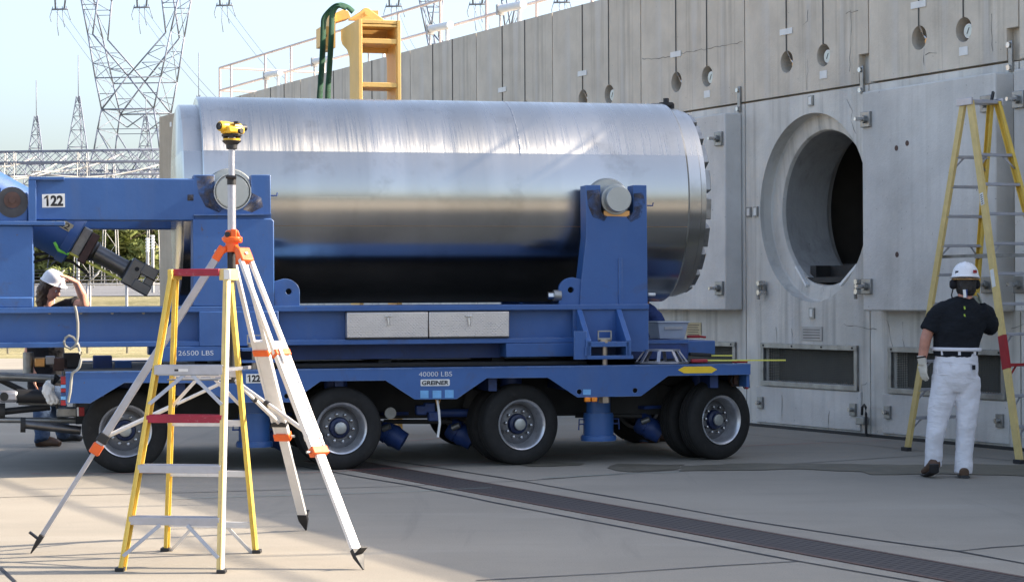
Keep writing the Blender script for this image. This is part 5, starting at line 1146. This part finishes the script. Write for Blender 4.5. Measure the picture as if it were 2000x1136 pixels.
for x0, x1, y0, y1 in ((1832,1856,706,731),(1884,1908,709,738)):
    pk = MB(); a_, b_ = wp(x0,y1,-.142), wp(x1,y0,-.142); 
    for q0, q1 in (((a_.x,a_.z),(a_.x,b_.z)),((b_.x,a_.z),(b_.x,b_.z)),((a_.x,a_.z),(b_.x,a_.z)),((a_.x,b_.z),(b_.x,b_.z))):
        pk.tube([(q0[0],a_.y+.002+ .5*(q0[0]-wp(1867,700).x)**2,q0[1]),(q1[0],a_.y+.002+.5*(q1[0]-wp(1867,700).x)**2,q1[1])], .0035, 6)
    part(pk, 'pocket', M['whitecloth'], tr)
q = wp(1902,717,-.13); part(MB().box(q.x-.013, q.x+.013, q.y-.008, q.y+.01, q.z-.02, q.z+.02), 'pocket_tag', M['black_cloth'], tr)
m = MB(); rs = []
for z in (wp(1867,690).z, wp(1867,681).z): rs.append([V((wp(1867,685).x+.187*math.cos(2*PI*k/32), DW+.137*math.sin(2*PI*k/32), z)) for k in range(32)])
m.rings(rs, False); part(m, 'belt', M['black'], t)
m = MB(); cc = wp(1868,681.5); m.tube([V((cc.x+.203*math.cos(2*PI*k/32), DW+.146*math.sin(2*PI*k/32), cc.z-.004*math.cos(2*PI*k/32))) for k in range(33)], .017, 8); part(m, 'back_strap', M['whitecloth'], t)
for px in (1836, 1867, 1899):
    q = wp(px, 686, 0); x_ = q.x-wp(1867,685).x; y_ = -.142*math.sqrt(max(0, 1-(x_/.19)**2)); part(MB().box(q.x-.011, q.x+.011, DW+y_-.006, DW+y_+.004, q.z-.028, q.z+.028), 'belt_loop', M['whitecloth'], tr)
g = MB(); hand(g, wp(1803,706,-.02), V((.02,.02,-1)), V((.75,.5,0)), .75, 1.12); limb(g, [wp(1800,694,-.02), wp(1802,712,-.02)], [.042,.036]); organic(g, 'glove', M['glove'], t, .006, 2)
part(MB().loft([wp(1800,695,-.02), wp(1800.5,698,-.02)], [.045,.044], (1,0,0), 16), 'glove_cuff', M['black_cloth'], t)
bt = MB(); f_ = A.Z(1822,931); bt.loft([V((f_.x-.02,DW-.06,.135)), V((f_.x-.02,DW-.035,.11)), V((f_.x-.035,DW+.05,.07)), V((f_.x-.05,DW+.17,.04))], [(.042,.05),(.047,.05),(.048,.04),(.04,.03)], (1,0,0), 14)
limb(bt, [wp(1823,908,.04), V((f_.x,DW-.03,.12))], [.05,.05]); organic(bt, 'boot', M['boot'], t, .008, 4)
sl = MB(); sl.loft([V((f_.x-.02,DW-.098,.125)), V((f_.x-.02,DW-.085,.06)), V((f_.x-.04,DW+.04,.022)), V((f_.x-.05,DW+.18,.012))], [(.042,.016),(.044,.014),(.045,.012),(.04,.012)], (1,0,0), 14); part(sl, 'sole', M['black'], t)
bt = MB(); f2 = A.Z(1882,933); limb(bt, [wp(1882,905,0), wp(1882,922,0)], [.05,.052]); bt.loft([V((f2.x,DW-.09,.05)), V((f2.x+.005,DW-.03,.055)), V((f2.x+.025,DW+.08,.05)), V((f2.x+.04,DW+.19,.035))], [(.042,.045),(.047,.05),(.05,.045),(.042,.03)], (1,0,0), 14); organic(bt, 'boot', M['boot'], t, .008, 4)
sl = MB(); sl.loft([V((f2.x,DW-.10,.014)), V((f2.x+.02,DW+.06,.014)), V((f2.x+.04,DW+.2,.014))], [(.046,.014),(.05,.014),(.044,.013)], (1,0,0), 14); part(sl, 'sole', M['black'], t)
hr = MB(); hr.rings([[hc+V((.088*k_*math.cos(2*PI*i/18), -.012+.105*k_*math.sin(2*PI*i/18), h)) for i in range(18)] for h, k_ in ((-.115,.55),(-.10,.80),(-.06,.97),(0,1.02),(.04,1.0))]); organic(hr, 'hair', M['hair_dark'], t, .009, 3, .018, .03)
for s_, px in ((-1, 1860.5), (1, 1908)):
    q = wp(px, 555, .02); e = part(MB().lathe([(-.03,.001),(-.03,.036),(-.01,.044),(.008,.042),(.022,.03),(.022,.001)], q, (s_,0,0), 20), 'ear_defender', M['black_cloth'], t)
    part(MB().tube([q+V((0,0,.03)), q+V((-s_*.01,.0,.08))], .008, 6), 'defender_arm', M['black'], e)
q = wp(1861,565,.02); part(MB().tube([q, q+V((-.012,.0,-.05)), q+V((0,.02,-.075))], .006, 6), 'ear_cable', M['black'], t)
bd = MB(); q = hc+V((.06,.09,-.11))
for i in range(26): 
    o = V(((R()-.2)*.10, (R()-.5)*.06, (R()-.5)*.05)); bd.loft([q+o, q+o+V((.02,.01,-.06)), q+o+V((.035+.02*R(),.01,-.12))], [.008,.007,.002], (1,0,0), 6)
part(bd, 'beard', M['beard'], t)
hh = helmet(t, hc+V((-.005,-.012,.048)), V((.28,.95,-.10)), V((.02,.08,1)), .122, .04)
part(MB().tube([hc+V((.112*math.cos(a_/8*PI+PI), -.01+.128*math.sin(a_/8*PI+PI), .030)) for a_ in range(9)], .006, 6), 'suspension_band', M['brass'], hh)
def hat_sticker(dx, dz, w_, h_, mat): 
    d = V((dx, -math.sqrt(max(.01, 1-dx*dx))*.99, 0)); c = hc+V((-.005,-.012,.05))+V((d.x*.116, d.y*.14, dz)); return part(MB().obox(c, (V((-d.y, d.x, 0)), d, V((0,0,1))), (w_, .003, h_)), 'sticker', M[mat], hh)
hat_sticker(.50, .045, .019, .013, 'red2'); hat_sticker(.52, .050, .008, .008, 'sky_sticker'); hat_sticker(-.78, .03, .016, .022, 'ink'); hat_sticker(-.80, .036, .010, .010, 'white')
q = wp(1884,573,-.105); part(MB().obox(q, (V((1,0,.1)), V((0,1,.3)), V((-.1,0,1))), (.012,.006,.033)), 'neck_tag', M['white'], t)
part(MB().obox(q+V((.018,.004,-.0)), (V((1,0,0)), V((0,1,.3)), V((0,0,1))), (.006,.006,.033)), 'neck_tag', M['bluecloth'], t)
for py in (601, 616): q = wp(1884, py, -.137); part(MB().obox(q, (V((1,0,.2)), V((0,1,.1)), V((-.2,0,1))), (.006,.004,.013)), 'shirt_mark', M['reflector'] if False else paint('lime_mark', (.42,.60,.06), .5, bmp=0), t)
# person behind the trailer at the left
DL = 23.0
def lp(px, py, d=0.0): return A.Y(px, py, DL+d)
t = thing('person', 'worker behind the blue beam at far left, arm raised to his white hard hat', 'person', A, (lp(100,870).x, DL, 0))
hc = lp(101, 560, 0); hfw, hup = V((.72,-.30,-.62)), V((.45,-.15,.88))
b = MB(); head(b, hc, hfw, hup, 1.06)
nk = lp(92, 606, .05)
limb(b, [lp(86,640,.06), nk, hc-hup*.07-hfw*.02], [(.10,.09),(.07,.07),(.062,.062)]); limb(b, [lp(88,760,.08), lp(86,700,.08), lp(88,640,.06)], [(.15,.11),(.16,.12),(.17,.11)])
sh_, el, wr = lp(132,600,.02), lp(167,591,-.14), lp(149,551,-.18)
limb(b, [lp(100,612,.05), sh_, el, el.lerp(wr,.4), wr], [.065,.062,.056,.050,.036]); hand(b, wr, lp(128,540,-.19)-wr, V((-.35,.2,-1)), .45, 1.25)
limb(b, [lp(66,620,.08), lp(56,690,.05), lp(66,735,-.05)], [.06,.05,.04]); hand(b, lp(66,735,-.05), V((.2,-.2,-1)), V((1,.2,0)), .6)
limb(b, [lp(80,770,.05), lp(82,850,-.2)], [.08,.05]); limb(b, [lp(110,770,.1), lp(122,845,.4)], [.08,.05])
organic(b, 'body', M['skin_sun'], t, .009, 4)
s = MB(); limb(s, [lp(90,770,.08), lp(88,700,.08), lp(90,640,.06), lp(92,616,.05), nk], [(.20,.14),(.20,.14),(.22,.14),(.17,.12),(.075,.075)], (1,0,0), 24); limb(s, [lp(105,612,.05), lp(132,597,.02), lp(150,592,-.07)], [(.10,.09),(.085,.08),(.078,.076)]); limb(s, [lp(74,622,.08), lp(60,665,.06)], [.085,.08])
organic(s, 'shirt', M['black_cloth'], t, .012, 5, .03, .1)
p = MB(); limb(p, [lp(92,755,.06), lp(93,790,.04)], [(.18,.13),(.17,.12)], (1,0,0), 20); limb(p, [lp(82,775,.04), lp(82,820,-.12), lp(82,862,-.22)], [.11,.09,.08]); limb(p, [lp(108,775,.08), lp(118,815,.25), lp(124,848,.45)], [.11,.09,.08]); organic(p, 'jeans', M['jeans'], t, .013, 4, .03, .1)
for f_, m_ in ((A.Z(84,872), 'boot'), (A.Z(126,862), 'black')):  # far boot coloured black for the shadow it stands in
    bt = MB(); bt.loft([V((f_.x-.08,f_.y,.06)), V((f_.x,f_.y,.065)), V((f_.x+.12,f_.y-.04,.055)), V((f_.x+.2,f_.y-.06,.035))], [(.048,.06),(.052,.065),(.055,.05),(.04,.03)], (0,1,0), 14); limb(bt, [V((f_.x-.03,f_.y,.16)), V((f_.x-.03,f_.y,.05))], [.055,.055]); organic(bt, 'boot', M[m_], t, .009, 3)
hr = MB(); sd_ = hfw.cross(hup).normalized(); fw_ = hfw.normalized()
for i in range(7): hr.ball(hc-fw_*(.045+.02*(i % 2))-hup*(-.02+.022*i)+sd_*((i % 3)-1)*.02, .088-.003*i, 12)
hr.ball(hc+hup*.05-fw_*.01, .098, 12); hr.ball(hc-sd_*.045+hup*.0-fw_*.02, .082, 12); hr.ball(hc-fw_*.06-hup*.10, .09, 12); hr.ball(hc-fw_*.03-hup*.13, .095, 12); hr.ball(hc-fw_*.02-hup*.19, .085, 12); hr.ball(hc+sd_*.05-fw_*.04-hup*.07, .075, 12); hr.ball(hc+sd_*.045+hup*.0-fw_*.02, .07, 12); organic(hr, 'hair', M['hair'], t, .009, 2, .03, .035)
e_ = hc+fw_*.088*1.06+hup*.012
for q in (-1, 1): part(MB().ball(e_+sd_*q*.033, .012, 10), 'eye', M['white'], t); part(MB().ball(e_+sd_*q*.033+fw_*.008, .006, 8), 'pupil', M['ink'], t)
helmet(t, hc+hup*.062-fw_*.0+V((-.01,0,0)), fw_, hup+V((-.15,0,.05)), .117, .042)
# person in blue behind the right upright
DB = 23.0
def bp(px, py, d=0.0): return A.Y(px, py, DB+d)
t = thing('person', 'person in a blue work shirt mostly hidden behind the right cradle upright', 'person', A, (bp(1262,850).x, DB, 0))
b = MB(); hc = bp(1252, 575, .0); head(b, hc, V((.5,-.2,-.6)), V((.5,0,.85)))
limb(b, [bp(1262,700,0), bp(1258,640,0), bp(1255,605,0), bp(1253,590,0)], [(.15,.1),(.16,.11),(.12,.09),(.06,.06)]); limb(b, [bp(1262,614,-.05), bp(1284,632,-.1), bp(1283,650,-.3), bp(1279,655,-.42)], [.055,.05,.042,.033]); hand(b, bp(1279,655,-.42), V((.1,-.9,-.2)), V((0,-.2,-1)), .7)
limb(b, [bp(1256,740,0), bp(1256,870,0)], [.08,.05]); limb(b, [bp(1274,740,.1), bp(1274,862,.2)], [.08,.05]); organic(b, 'body', M['skin'], t, .010, 4)
s = MB(); limb(s, [bp(1262,715,0), bp(1260,660,0), bp(1258,625,0), bp(1256,604,0), bp(1254,594,0)], [(.20,.14),(.205,.14),(.21,.135),(.15,.11),(.08,.08)], (1,0,0), 24); limb(s, [bp(1262,612,-.03), bp(1280,622,-.06), bp(1287,636,-.10)], [(.085,.09),(.088,.09),(.082,.09)]); organic(s, 'shirt', M['bluecloth'], t, .012, 5, .03, .1)
p = MB(); limb(p, [bp(1262,705,0), bp(1263,745,0)], [(.18,.13),(.17,.12)]); limb(p, [bp(1256,740,0), bp(1256,862,0)], [.105,.075]); limb(p, [bp(1273,740,.06), bp(1274,856,.2)], [.105,.075]); organic(p, 'trousers', M['jeans'], t, .013, 4, .02, .1)
for px, d in ((1256, 0), (1274, .2)):
    q = bp(px, 868, d); bt = MB(); bt.loft([V((q.x-.06,q.y,.05)), V((q.x,q.y,.06)), V((q.x+.17,q.y-.05,.035))], [(.048,.05),(.052,.06),(.04,.032)], (0,1,0), 12); organic(bt, 'boot', M['boot'], t, .010, 3)
helmet(t, hc+V((.03,0,.05)), V((.5,-.2,-.4)), V((.35,0,.9)))
# ---------------------------------------------------------------- far background
def bt3(m, a, b, r): m.cyl(a, b, r, 5)
def pylon(cxp, D, dy, label):
    """lattice transmission tower; nodes given as (half width in px at D, row)"""
    s = D/FPX; c0 = aD(cxp, 600, D)
    t = thing('lattice_pylon', label, 'pylon', A, (c0.x, D+2.1, 0), 'lattice power pylons')
    a = math.radians(-7.5); U = V((math.cos(a), math.sin(a), 0)); Vv = V((-math.sin(a), math.cos(a), 0))
    def P(w_, py, k, dpt=1.0):
        z = aD(cxp, py+dy, D).z; half = 2.1*dpt; cl = 2.1
        return V((c0.x, D, z)) + U*(w_*s) + Vv*(cl+(half if k else -half))
    LW = .06; LT = .028
    OUT = [(112,-62,.62),(100,-12,.72),(84,62,.8),(66,151,.95),(52.5,213,1.0),(60,252,1.05),(66,292,1.12),(80,352,1.3),(112,500,1.6),(130,590,1.8)]
    body, arms, ties = [], MB(), MB()
    for sx in (-1, 1):
        for k in (0, 1):
            body.append(MB())
            for (w0, y0, d0), (w1, y1, d1) in zip(OUT, OUT[1:]): body[-1].cyl(P(sx*w0,y0,k,d0), P(sx*w1,y1,k,d1), LW, 6)
            arms.cyl(P(sx*60,-62,k,.62), P(sx*64,-12,k,.72), LW, 6).cyl(P(sx*64,-12,k,.72), P(sx*74,64,k,.8), LW, 6)
            arms.cyl(P(sx*74,64,k,.8), P(-sx*0,148,k,.95), LW, 6).cyl(P(0,148,k,.95), P(-sx*52.5,213,k,1), LW, 6)
            for (wo, wi, y, d) in ((104,62,-30,.7),(96,67,5,.74),(93,69,15,.76)): ties.cyl(P(sx*wo,y,k,d), P(sx*wi,y,k,d), LT, 5)
            for (wo, wi, yo, yi) in ((112,64,-62,-12),(100,66,-12,8),(95,74,10,55)): ties.cyl(P(sx*wo,yo,k,.7), P(sx*wi,yi,k,.74), LT, 5)
            for (wo, wi, y) in ((78,54,90),(72,28,122)): ties.cyl(P(sx*wo,y,k,.9), P(sx*wi,y,k,.9), LT, 5)
            for (wo, yo, wi, yi) in ((78,90,40,106),(72,122,40,106),(72,122,14,138),(66,151,28,122),(60,182,40,182),(60,182,66,151),(60,182,26,182),(57,197,26,182)): ties.cyl(P(sx*wo,yo,k,.95), P(sx*wi,yi,k,.95), LT, 5)
            ties.cyl(P(sx*52.5,213,k,1), P(0,249,k,1.05), LW*.8, 5); ties.cyl(P(sx*60,252,k,1.05), P(sx*8,340,k,1.25), LW*.8, 5).cyl(P(sx*8,340,k,1.25), P(-sx*95,425,k,1.45), LT, 5).cyl(P(sx*66,292,k,1.12), P(sx*34,300,k,1.1), LT, 5)
            ties.cyl(P(sx*80,352,k,1.3), P(-sx*112,500,k,1.6), LT, 5)
        for (w0, y0, d0), (w1, y1, d1) in zip(OUT, OUT[1:]):
            ties.cyl(P(sx*w0,y0,0,d0), P(sx*w1,y1,1,d1), LT, 5).cyl(P(sx*w0,y0,1,d0), P(sx*w1,y1,0,d1), LT, 5)
        for i in (2, 3, 4, 5, 6): w0, y0, d0 = OUT[i]; ties.cyl(P(sx*w0,y0,0,d0), P(sx*w0,y0,1,d0), LT, 5)
    for k in (0, 1):
        for w0, y0, d0, r in ((66,151,.95,LW*.8),(52.5,213,1,LW),(60,252,1.05,LT),(80,352,1.3,LT)): ties.cyl(P(-w0,y0,k,d0), P(w0,y0,k,d0), r, 5)
        arms.cyl(P(-205,-62,k,.3), P(205,-62,k,.3), LW, 6).cyl(P(-112,-90,k,.62), P(112,-90,k,.62), LW, 6)
        for sx in (-1, 1): arms.cyl(P(sx*112,-90,k,.62), P(sx*205,-62,k,.3), LW, 6).cyl(P(sx*112,-62,k,.62), P(sx*112,-90,k,.62), LW, 6)
    for w0 in (-52.5, 52.5): pass
    ties.cyl(P(-52.5,213,0,1), P(52.5,213,1,1), LT, 5).cyl(P(52.5,213,0,1), P(-52.5,213,1,1), LT, 5)
    for lg in body: part(lg, 'leg', M['lattice'], t, 0, None)
    part(arms, 'cage_arms', M['lattice'], t, 0, None); part(ties, 'bracing', M['lattice'], t, 0, None)
    ins = []
    for w0 in (-152, 16, 184):
        m = MB(); a0 = P(w0,-62,0,.1); a1 = P(w0-3,8,0,.1)
        for dx in (-.32, .32):
            m.cyl(a0+U*dx*1.7, a1+U*dx, .07, 6)
        m.cyl(a1-U*.6, a1+U*.6, .07, 5)
        for dx, L in ((-.75,.9),(-.2,1.9),(.25,1.3),(.7,.8)): m.tube([a1+U*dx*.7+V((0,0,.2)), a1+U*dx-V((0,0,L*.6)), a1+U*(dx+.1)-V((0,0,L))], .03, 5)
        part(m, 'insulator_string', M['lattice'], t, 0, None); ins.append(a1)
    return ins
i1 = pylon(251, 150, 0, 'lattice pylon rising behind the left end of the steel cask')
i2 = pylon(915, 150, -6, 'lattice pylon whose arms show behind the roof railing, right of the yellow yoke')
for k, (a, px, py, nm) in enumerate(((i1[0], 330, 262, 'twin power line falling from the far left insulators'), (i1[1], 520, 285, 'twin power line crossing behind the cage arms of the left pylon'), (i1[2], 690, 285, 'twin power line passing behind the corner of the roof railing'), (i2[0], 830, 120, 'twin power line between the yellow yoke and the far pylon'), (i2[1], 1000, 120, 'twin power line just right of the cage arm of the far pylon'), (i2[2], 1150, 60, 'twin power line above the streaked wall at the far right of the sky'))):
    e = aD(px, py, 122); m = MB()
    for dx in (-.28, .28):
        m.tube([a.lerp(e, u_/10)+V((dx,0,-1.1*math.sin(PI*u_/10)*.6-.15)) for u_ in range(11)], .016, 5)
    solo(m, 'power_line', M['lattice'], nm, 'power line', A, tuple(e), 'overhead power lines', sharp=None)
def mast(px, ytop, yrod, D, hw, ybase_ref, label):
    t = thing('lightning_mast', label, 'mast', A, (aD(px,600,D).x, D, 0), 'lightning masts in the switchyard')
    top = aD(px, ytop, D); H_ = top.z; s = D/FPX; m, b = MB(), MB(); sl = hw*s/(top.z-aD(px,ybase_ref,D).z)
    cs = [(-1,-.6),(1,-.6),(.15,1)]
    def Q(i, z): w_ = .10+(H_-z)*sl; return V((top.x+cs[i][0]*w_, D+cs[i][1]*w_, z))
    for i in range(3): part(MB().cyl(Q(i,H_), Q(i,0), .036, 5), 'leg', M['lattice'], t, 0, None)
    z = H_; 
    while z > 5.5:
        z2 = max(0, z-(.55+(H_-z)*.24))
        for i in range(3): b.cyl(Q(i,z), Q((i+1) % 3,z2), .017, 4).cyl(Q((i+1) % 3,z), Q(i,z2), .017, 4).cyl(Q(i,z2), Q((i+1) % 3,z2), .02, 4)
        z = z2
    part(b, 'mast_bracing', M['lattice'], t, 0, None)
    part(MB().cyl(top-V((0,0,.4)), aD(px, yrod, D), .028, 5), 'rod', M['lattice'], t, 0, None)
mast(71, 226, 157, 135, 10.5, 298, 'shortest and leftmost of the slender lattice lightning masts'); mast(153, 188, 108, 130, 17, 298, 'tallest lattice lightning mast, left of the big pylon'); mast(285, 226, 188, 145, 11, 298, 'lattice lightning mast seen through the legs of the left pylon'); mast(388, 186, 103, 140, 12, 300, 'lightning mast whose thin rod pokes above the left end of the cask')
# switchyard gantries
def gantry(x0, x1, ytop, ybot, D, cols, label, pale=True):
    t = thing('switchyard_gantry', label, 'gantry', A, (aD(x0,600,D).x, D, 0), 'lattice gantries in the switchyard')
    zt0, zb0 = aD(x0,ytop,D).z, aD(x0,ybot,D).z; zt1, zb1 = aD(x1,ytop-(x1-x0)*.016,D).z, aD(x1,ybot-(x1-x0)*.012,D).z
    xa, xb = aD(x0,300,D).x, aD(x1,300,D).x; m, b = MB(), MB(); n = int((xb-xa)/.62)
    def P(f, top, k): return V((xa+(xb-xa)*f, D+(.45 if k else -.45), (zt0+(zt1-zt0)*f) if top else (zb0+(zb1-zb0)*f)))
    for k in (0, 1):
        b = MB()
        for tp_ in (0, 1): b.cyl(P(0,tp_,k), P(1,tp_,k), .04, 5)
        for i in range(n): b.cyl(P(i/n,i % 2,k), P((i+1)/n,1-i % 2,k), .022, 4).cyl(P(i/n,1-i % 2,k), P((i+1)/n,i % 2,k), .022, 4)
        part(b, 'truss_face', M['lattice'], t, 0, None)
    for px in cols:
        cm = MB(); q = aD(px, ytop, D); w_ = .32
        for sx in (-1, 1):
            for sy in (-1, 1): cm.cyl((q.x+sx*w_*.7,D+sy*w_*.7,q.z), (q.x+sx*w_*1.6,D+sy*w_*1.6,0), .028, 4)
        z = q.z; k = 1
        while z > .5:
            z2 = max(0, z-.9); cm.cyl((q.x-k*w_,D-w_,z), (q.x+k*w_,D-w_,z2), .014, 4); k = -k; z = z2
        part(cm, 'column', M['lattice_pale'], t, 0, None)
gantry(-60, 440, 298, 319, 112, (20, 162), 'highest lattice gantry beam across the left background'); gantry(-60, 440, 321, 344, 118, (215,), 'middle lattice gantry beam directly above the blue ram beam'); gantry(150, 440, 334, 352, 126, (300,), 'lower lattice gantry beam behind the legs of the left pylon', False)
m = MB()
for (a, b_) in (((-40,318),(70,306)), ((-40,350),(150,318)), ((20,345),(130,305)), ((60,335),(240,300)), ((90,341),(310,322))):
    p, q = aD(*a, 110), aD(*b_, 114); m.tube([p.lerp(q, k/8)-V((0,0,.35*math.sin(PI*k/8))) for k in range(9)], .045, 5)
solo(m, 'busbar_cables', M['lattice_pale'], 'pale sagging busbar cables strung between the switchyard gantries', 'cables', A, tuple(aD(60,335,110)), sharp=None)
for i, (px, py, D, lab) in enumerate(((298,452,104,'white ribbed insulator stack nearest the tan wall end, in front of the trees'), (288,458,106,'white ribbed insulator stack just left of the one nearest the tan wall end'), (152,452,105,'white ribbed insulator stack behind the rod flange of the ram'))):
    q = aD(px, py, D); s = thing('insulator_stack', lab, 'insulator', A, tuple(q-V((0,0,.9))), 'white insulators in the switchyard'); pr = [(-.9,.05)]
    for k in range(5): pr += [(-.85+.15*k,.10),(-.80+.15*k,.11),(-.78+.15*k,.05)]
    part(MB().lathe(pr, q, (0,0,1), 10), 'sheds', M['white'], s); part(MB().cyl(q-V((0,0,q.z)), q-V((0,0,.9)), .08, 6), 'support_post', M['galv'], s)
# chain link fences running away from the camera
def fence(x0, x1, y, lab):
    t = thing('security_fence', lab, 'fence', A, (x0, y, 0)); g = hgt(y); n = int((x1-x0)/1.2)
    rl, bw, net = MB(), MB(), MB(); xe = x0+1.2*n
    for i in range(n+1):
        x = x0+1.2*i; part(MB().cyl((x,y,g-.1), (x,y,g+2.1), .034, 6), 'post', M['galv'], t, 0, None); part(MB().cyl((x,y,g+2.1), (x+.36,y-.05,g+2.42), .024, 5), 'post_arm', M['galv'], t, 0, None)
    part(rl.cyl((x0,y,g+2.08), (xe,y,g+2.08), .022, 5), 'top_rail', M['galv'], t, 0, None)
    for k in range(3): part(MB().cyl((x0+.12*(k+1),y,g+2.1+.105*(k+1)), (xe+.12*(k+1),y,g+2.1+.105*(k+1)), .013, 4), 'barbed_wire', M['grime'], t, 0, None)
    part(net.add([(x0,y+.03,g+.05),(xe,y+.03,g+.05),(xe,y+.03,g+2.06),(x0,y+.03,g+2.06)], [(0,1,2,3)]), 'chain_mesh', M['mesh'], t, 0, None)
mm, n, b = nodes('chain_mesh'); setb(b, (.20,.20,.21), .6, .4); tb = N(n, 'ShaderNodeBsdfTransparent'); mx = N(n, 'ShaderNodeMixShader'); mx.inputs[0].default_value = .13
n.links.new(tb.outputs[0], mx.inputs[1]); n.links.new(b.outputs[0], mx.inputs[2]); n.links.new(mx.outputs[0], n.nodes['Material Output'].inputs[0]); M['mesh'] = mm
fence(-16.4, -9.2, 64, 'nearer of two chain link fences with barbed wire arms under the blue ram beam'); fence(-17.6, -10, 70.5, 'farther chain link fence standing on the grass just behind the nearer one')
# trees
def leaf_mat(name, lo, hi):
    m, n, b = nodes(name); co = coord(n); setb(b, lo, .8, 0, .2)
    n.links.new(mixc(n, ramp(n, noise(n, co, .9, 5, .6), [(.35, 0), (.65, 1)]), lo, hi), b.inputs['Base Color']); return m
LM = [leaf_mat('pine_green', (.10,.135,.035), (.32,.33,.115)), leaf_mat('olive_green', (.13,.155,.04), (.38,.37,.14))]
M['bark'] = paint('bark', (.09,.07,.05), .9, 0, .3, 3)
def crown(seed, Hh, Rr, n):
    rg = random.Random(seed); m = MB(); cl = []
    for i in range(26):
        h = rg.uniform(.05, .97); rad = Rr*math.sqrt(max(.05, 1-((h-.42)/.6)**2))*rg.uniform(.3, 1); a = rg.uniform(0, 2*PI); cl.append((V((rad*math.cos(a), rad*math.sin(a), Hh*h)), rg.uniform(.5, 1.05)))
    for i in range(n):
        c, r = rg.choice(cl); d = V((rg.gauss(0,1), rg.gauss(0,1), rg.gauss(0,.7))); p = c+d.normalized()*r*rg.uniform(.55, 1)
        u_ = V((rg.gauss(0,1), rg.gauss(0,1), rg.gauss(0,1))).normalized(); w_ = u_.orthogonal().normalized(); s = rg.uniform(.13, .26)
        m.add([p-u_*s*1.6, p+w_*s*.6, p+u_*s*1.6, p-w_*s*.6], [(0,1,2,3)])
    return m
tps = []
for v_ in range(3):
    Hh = (6.4, 5.4, 7.2)[v_]; t = thing('pine_tree', 'bushy green tree', 'tree', A, (0,0,0), 'trees beyond the switchyard fence')
    part(crown(11+v_, Hh, (2.7,2.5,2.5)[v_], 6500), 'crown', LM[v_ % 2], t, 0, None)
    tr_ = MB().cyl((0,0,-.3), (0,0,Hh*.8), .16, 8, .05)
    for k in range(6): a = k*1.9; z = Hh*(.25+.09*k); tr_.cyl((0,0,z), (1.3*math.cos(a),1.3*math.sin(a),z+.7), .06, 5, .02)
    part(tr_, 'trunk', M['bark'], t, 0, None); tps.append(t)
spots = [(62,131,1),(112,130,0),(138,133,1),(190,131,0),(212,133,1),(255,131,0),(298,132,1),(88,140,1),(160,141,2),(230,139,1),(272,141,0),(70,146,0),(104,152,1),(140,143,2),(178,150,0),(215,145,1),(250,140,2),(285,150,0),(320,146,1),(120,164,2),(200,166,0),(270,168,2),(44,158,1),(350,160,0)]
ordn = ['first', 'second', 'third', 'fourth', 'fifth', 'sixth', 'seventh', 'eighth', 'ninth', 'tenth', 'eleventh', 'twelfth', 'thirteenth', 'fourteenth', 'fifteenth', 'sixteenth', 'seventeenth', 'eighteenth', 'nineteenth', 'twentieth', 'twenty-first', 'twenty-second', 'twenty-third', 'twenty-fourth']
used = set()
so = sorted(range(len(spots)), key=lambda i: spots[i][0])
for i, (px, D, v_) in enumerate(spots):
    t = tps[v_] if v_ not in used else dup(tps[v_]); used.add(v_); q = aD(px, 600, D)
    t.location = (q.x, D, hgt(D)); t.rotation_euler.z = R()*6; k = .95+.2*R(); hk = (5.9-.9*R()-max(0, (D-140)*.01))/(6.4, 5.4, 7.2)[v_]*D/150; t.scale = (k, k, hk)
    t['label'] = 'green tree beyond the fence, %s from the left of the trees under the ram beam' % ordn[so.index(i)]
    ORG[t.name] = V((0,0,0))
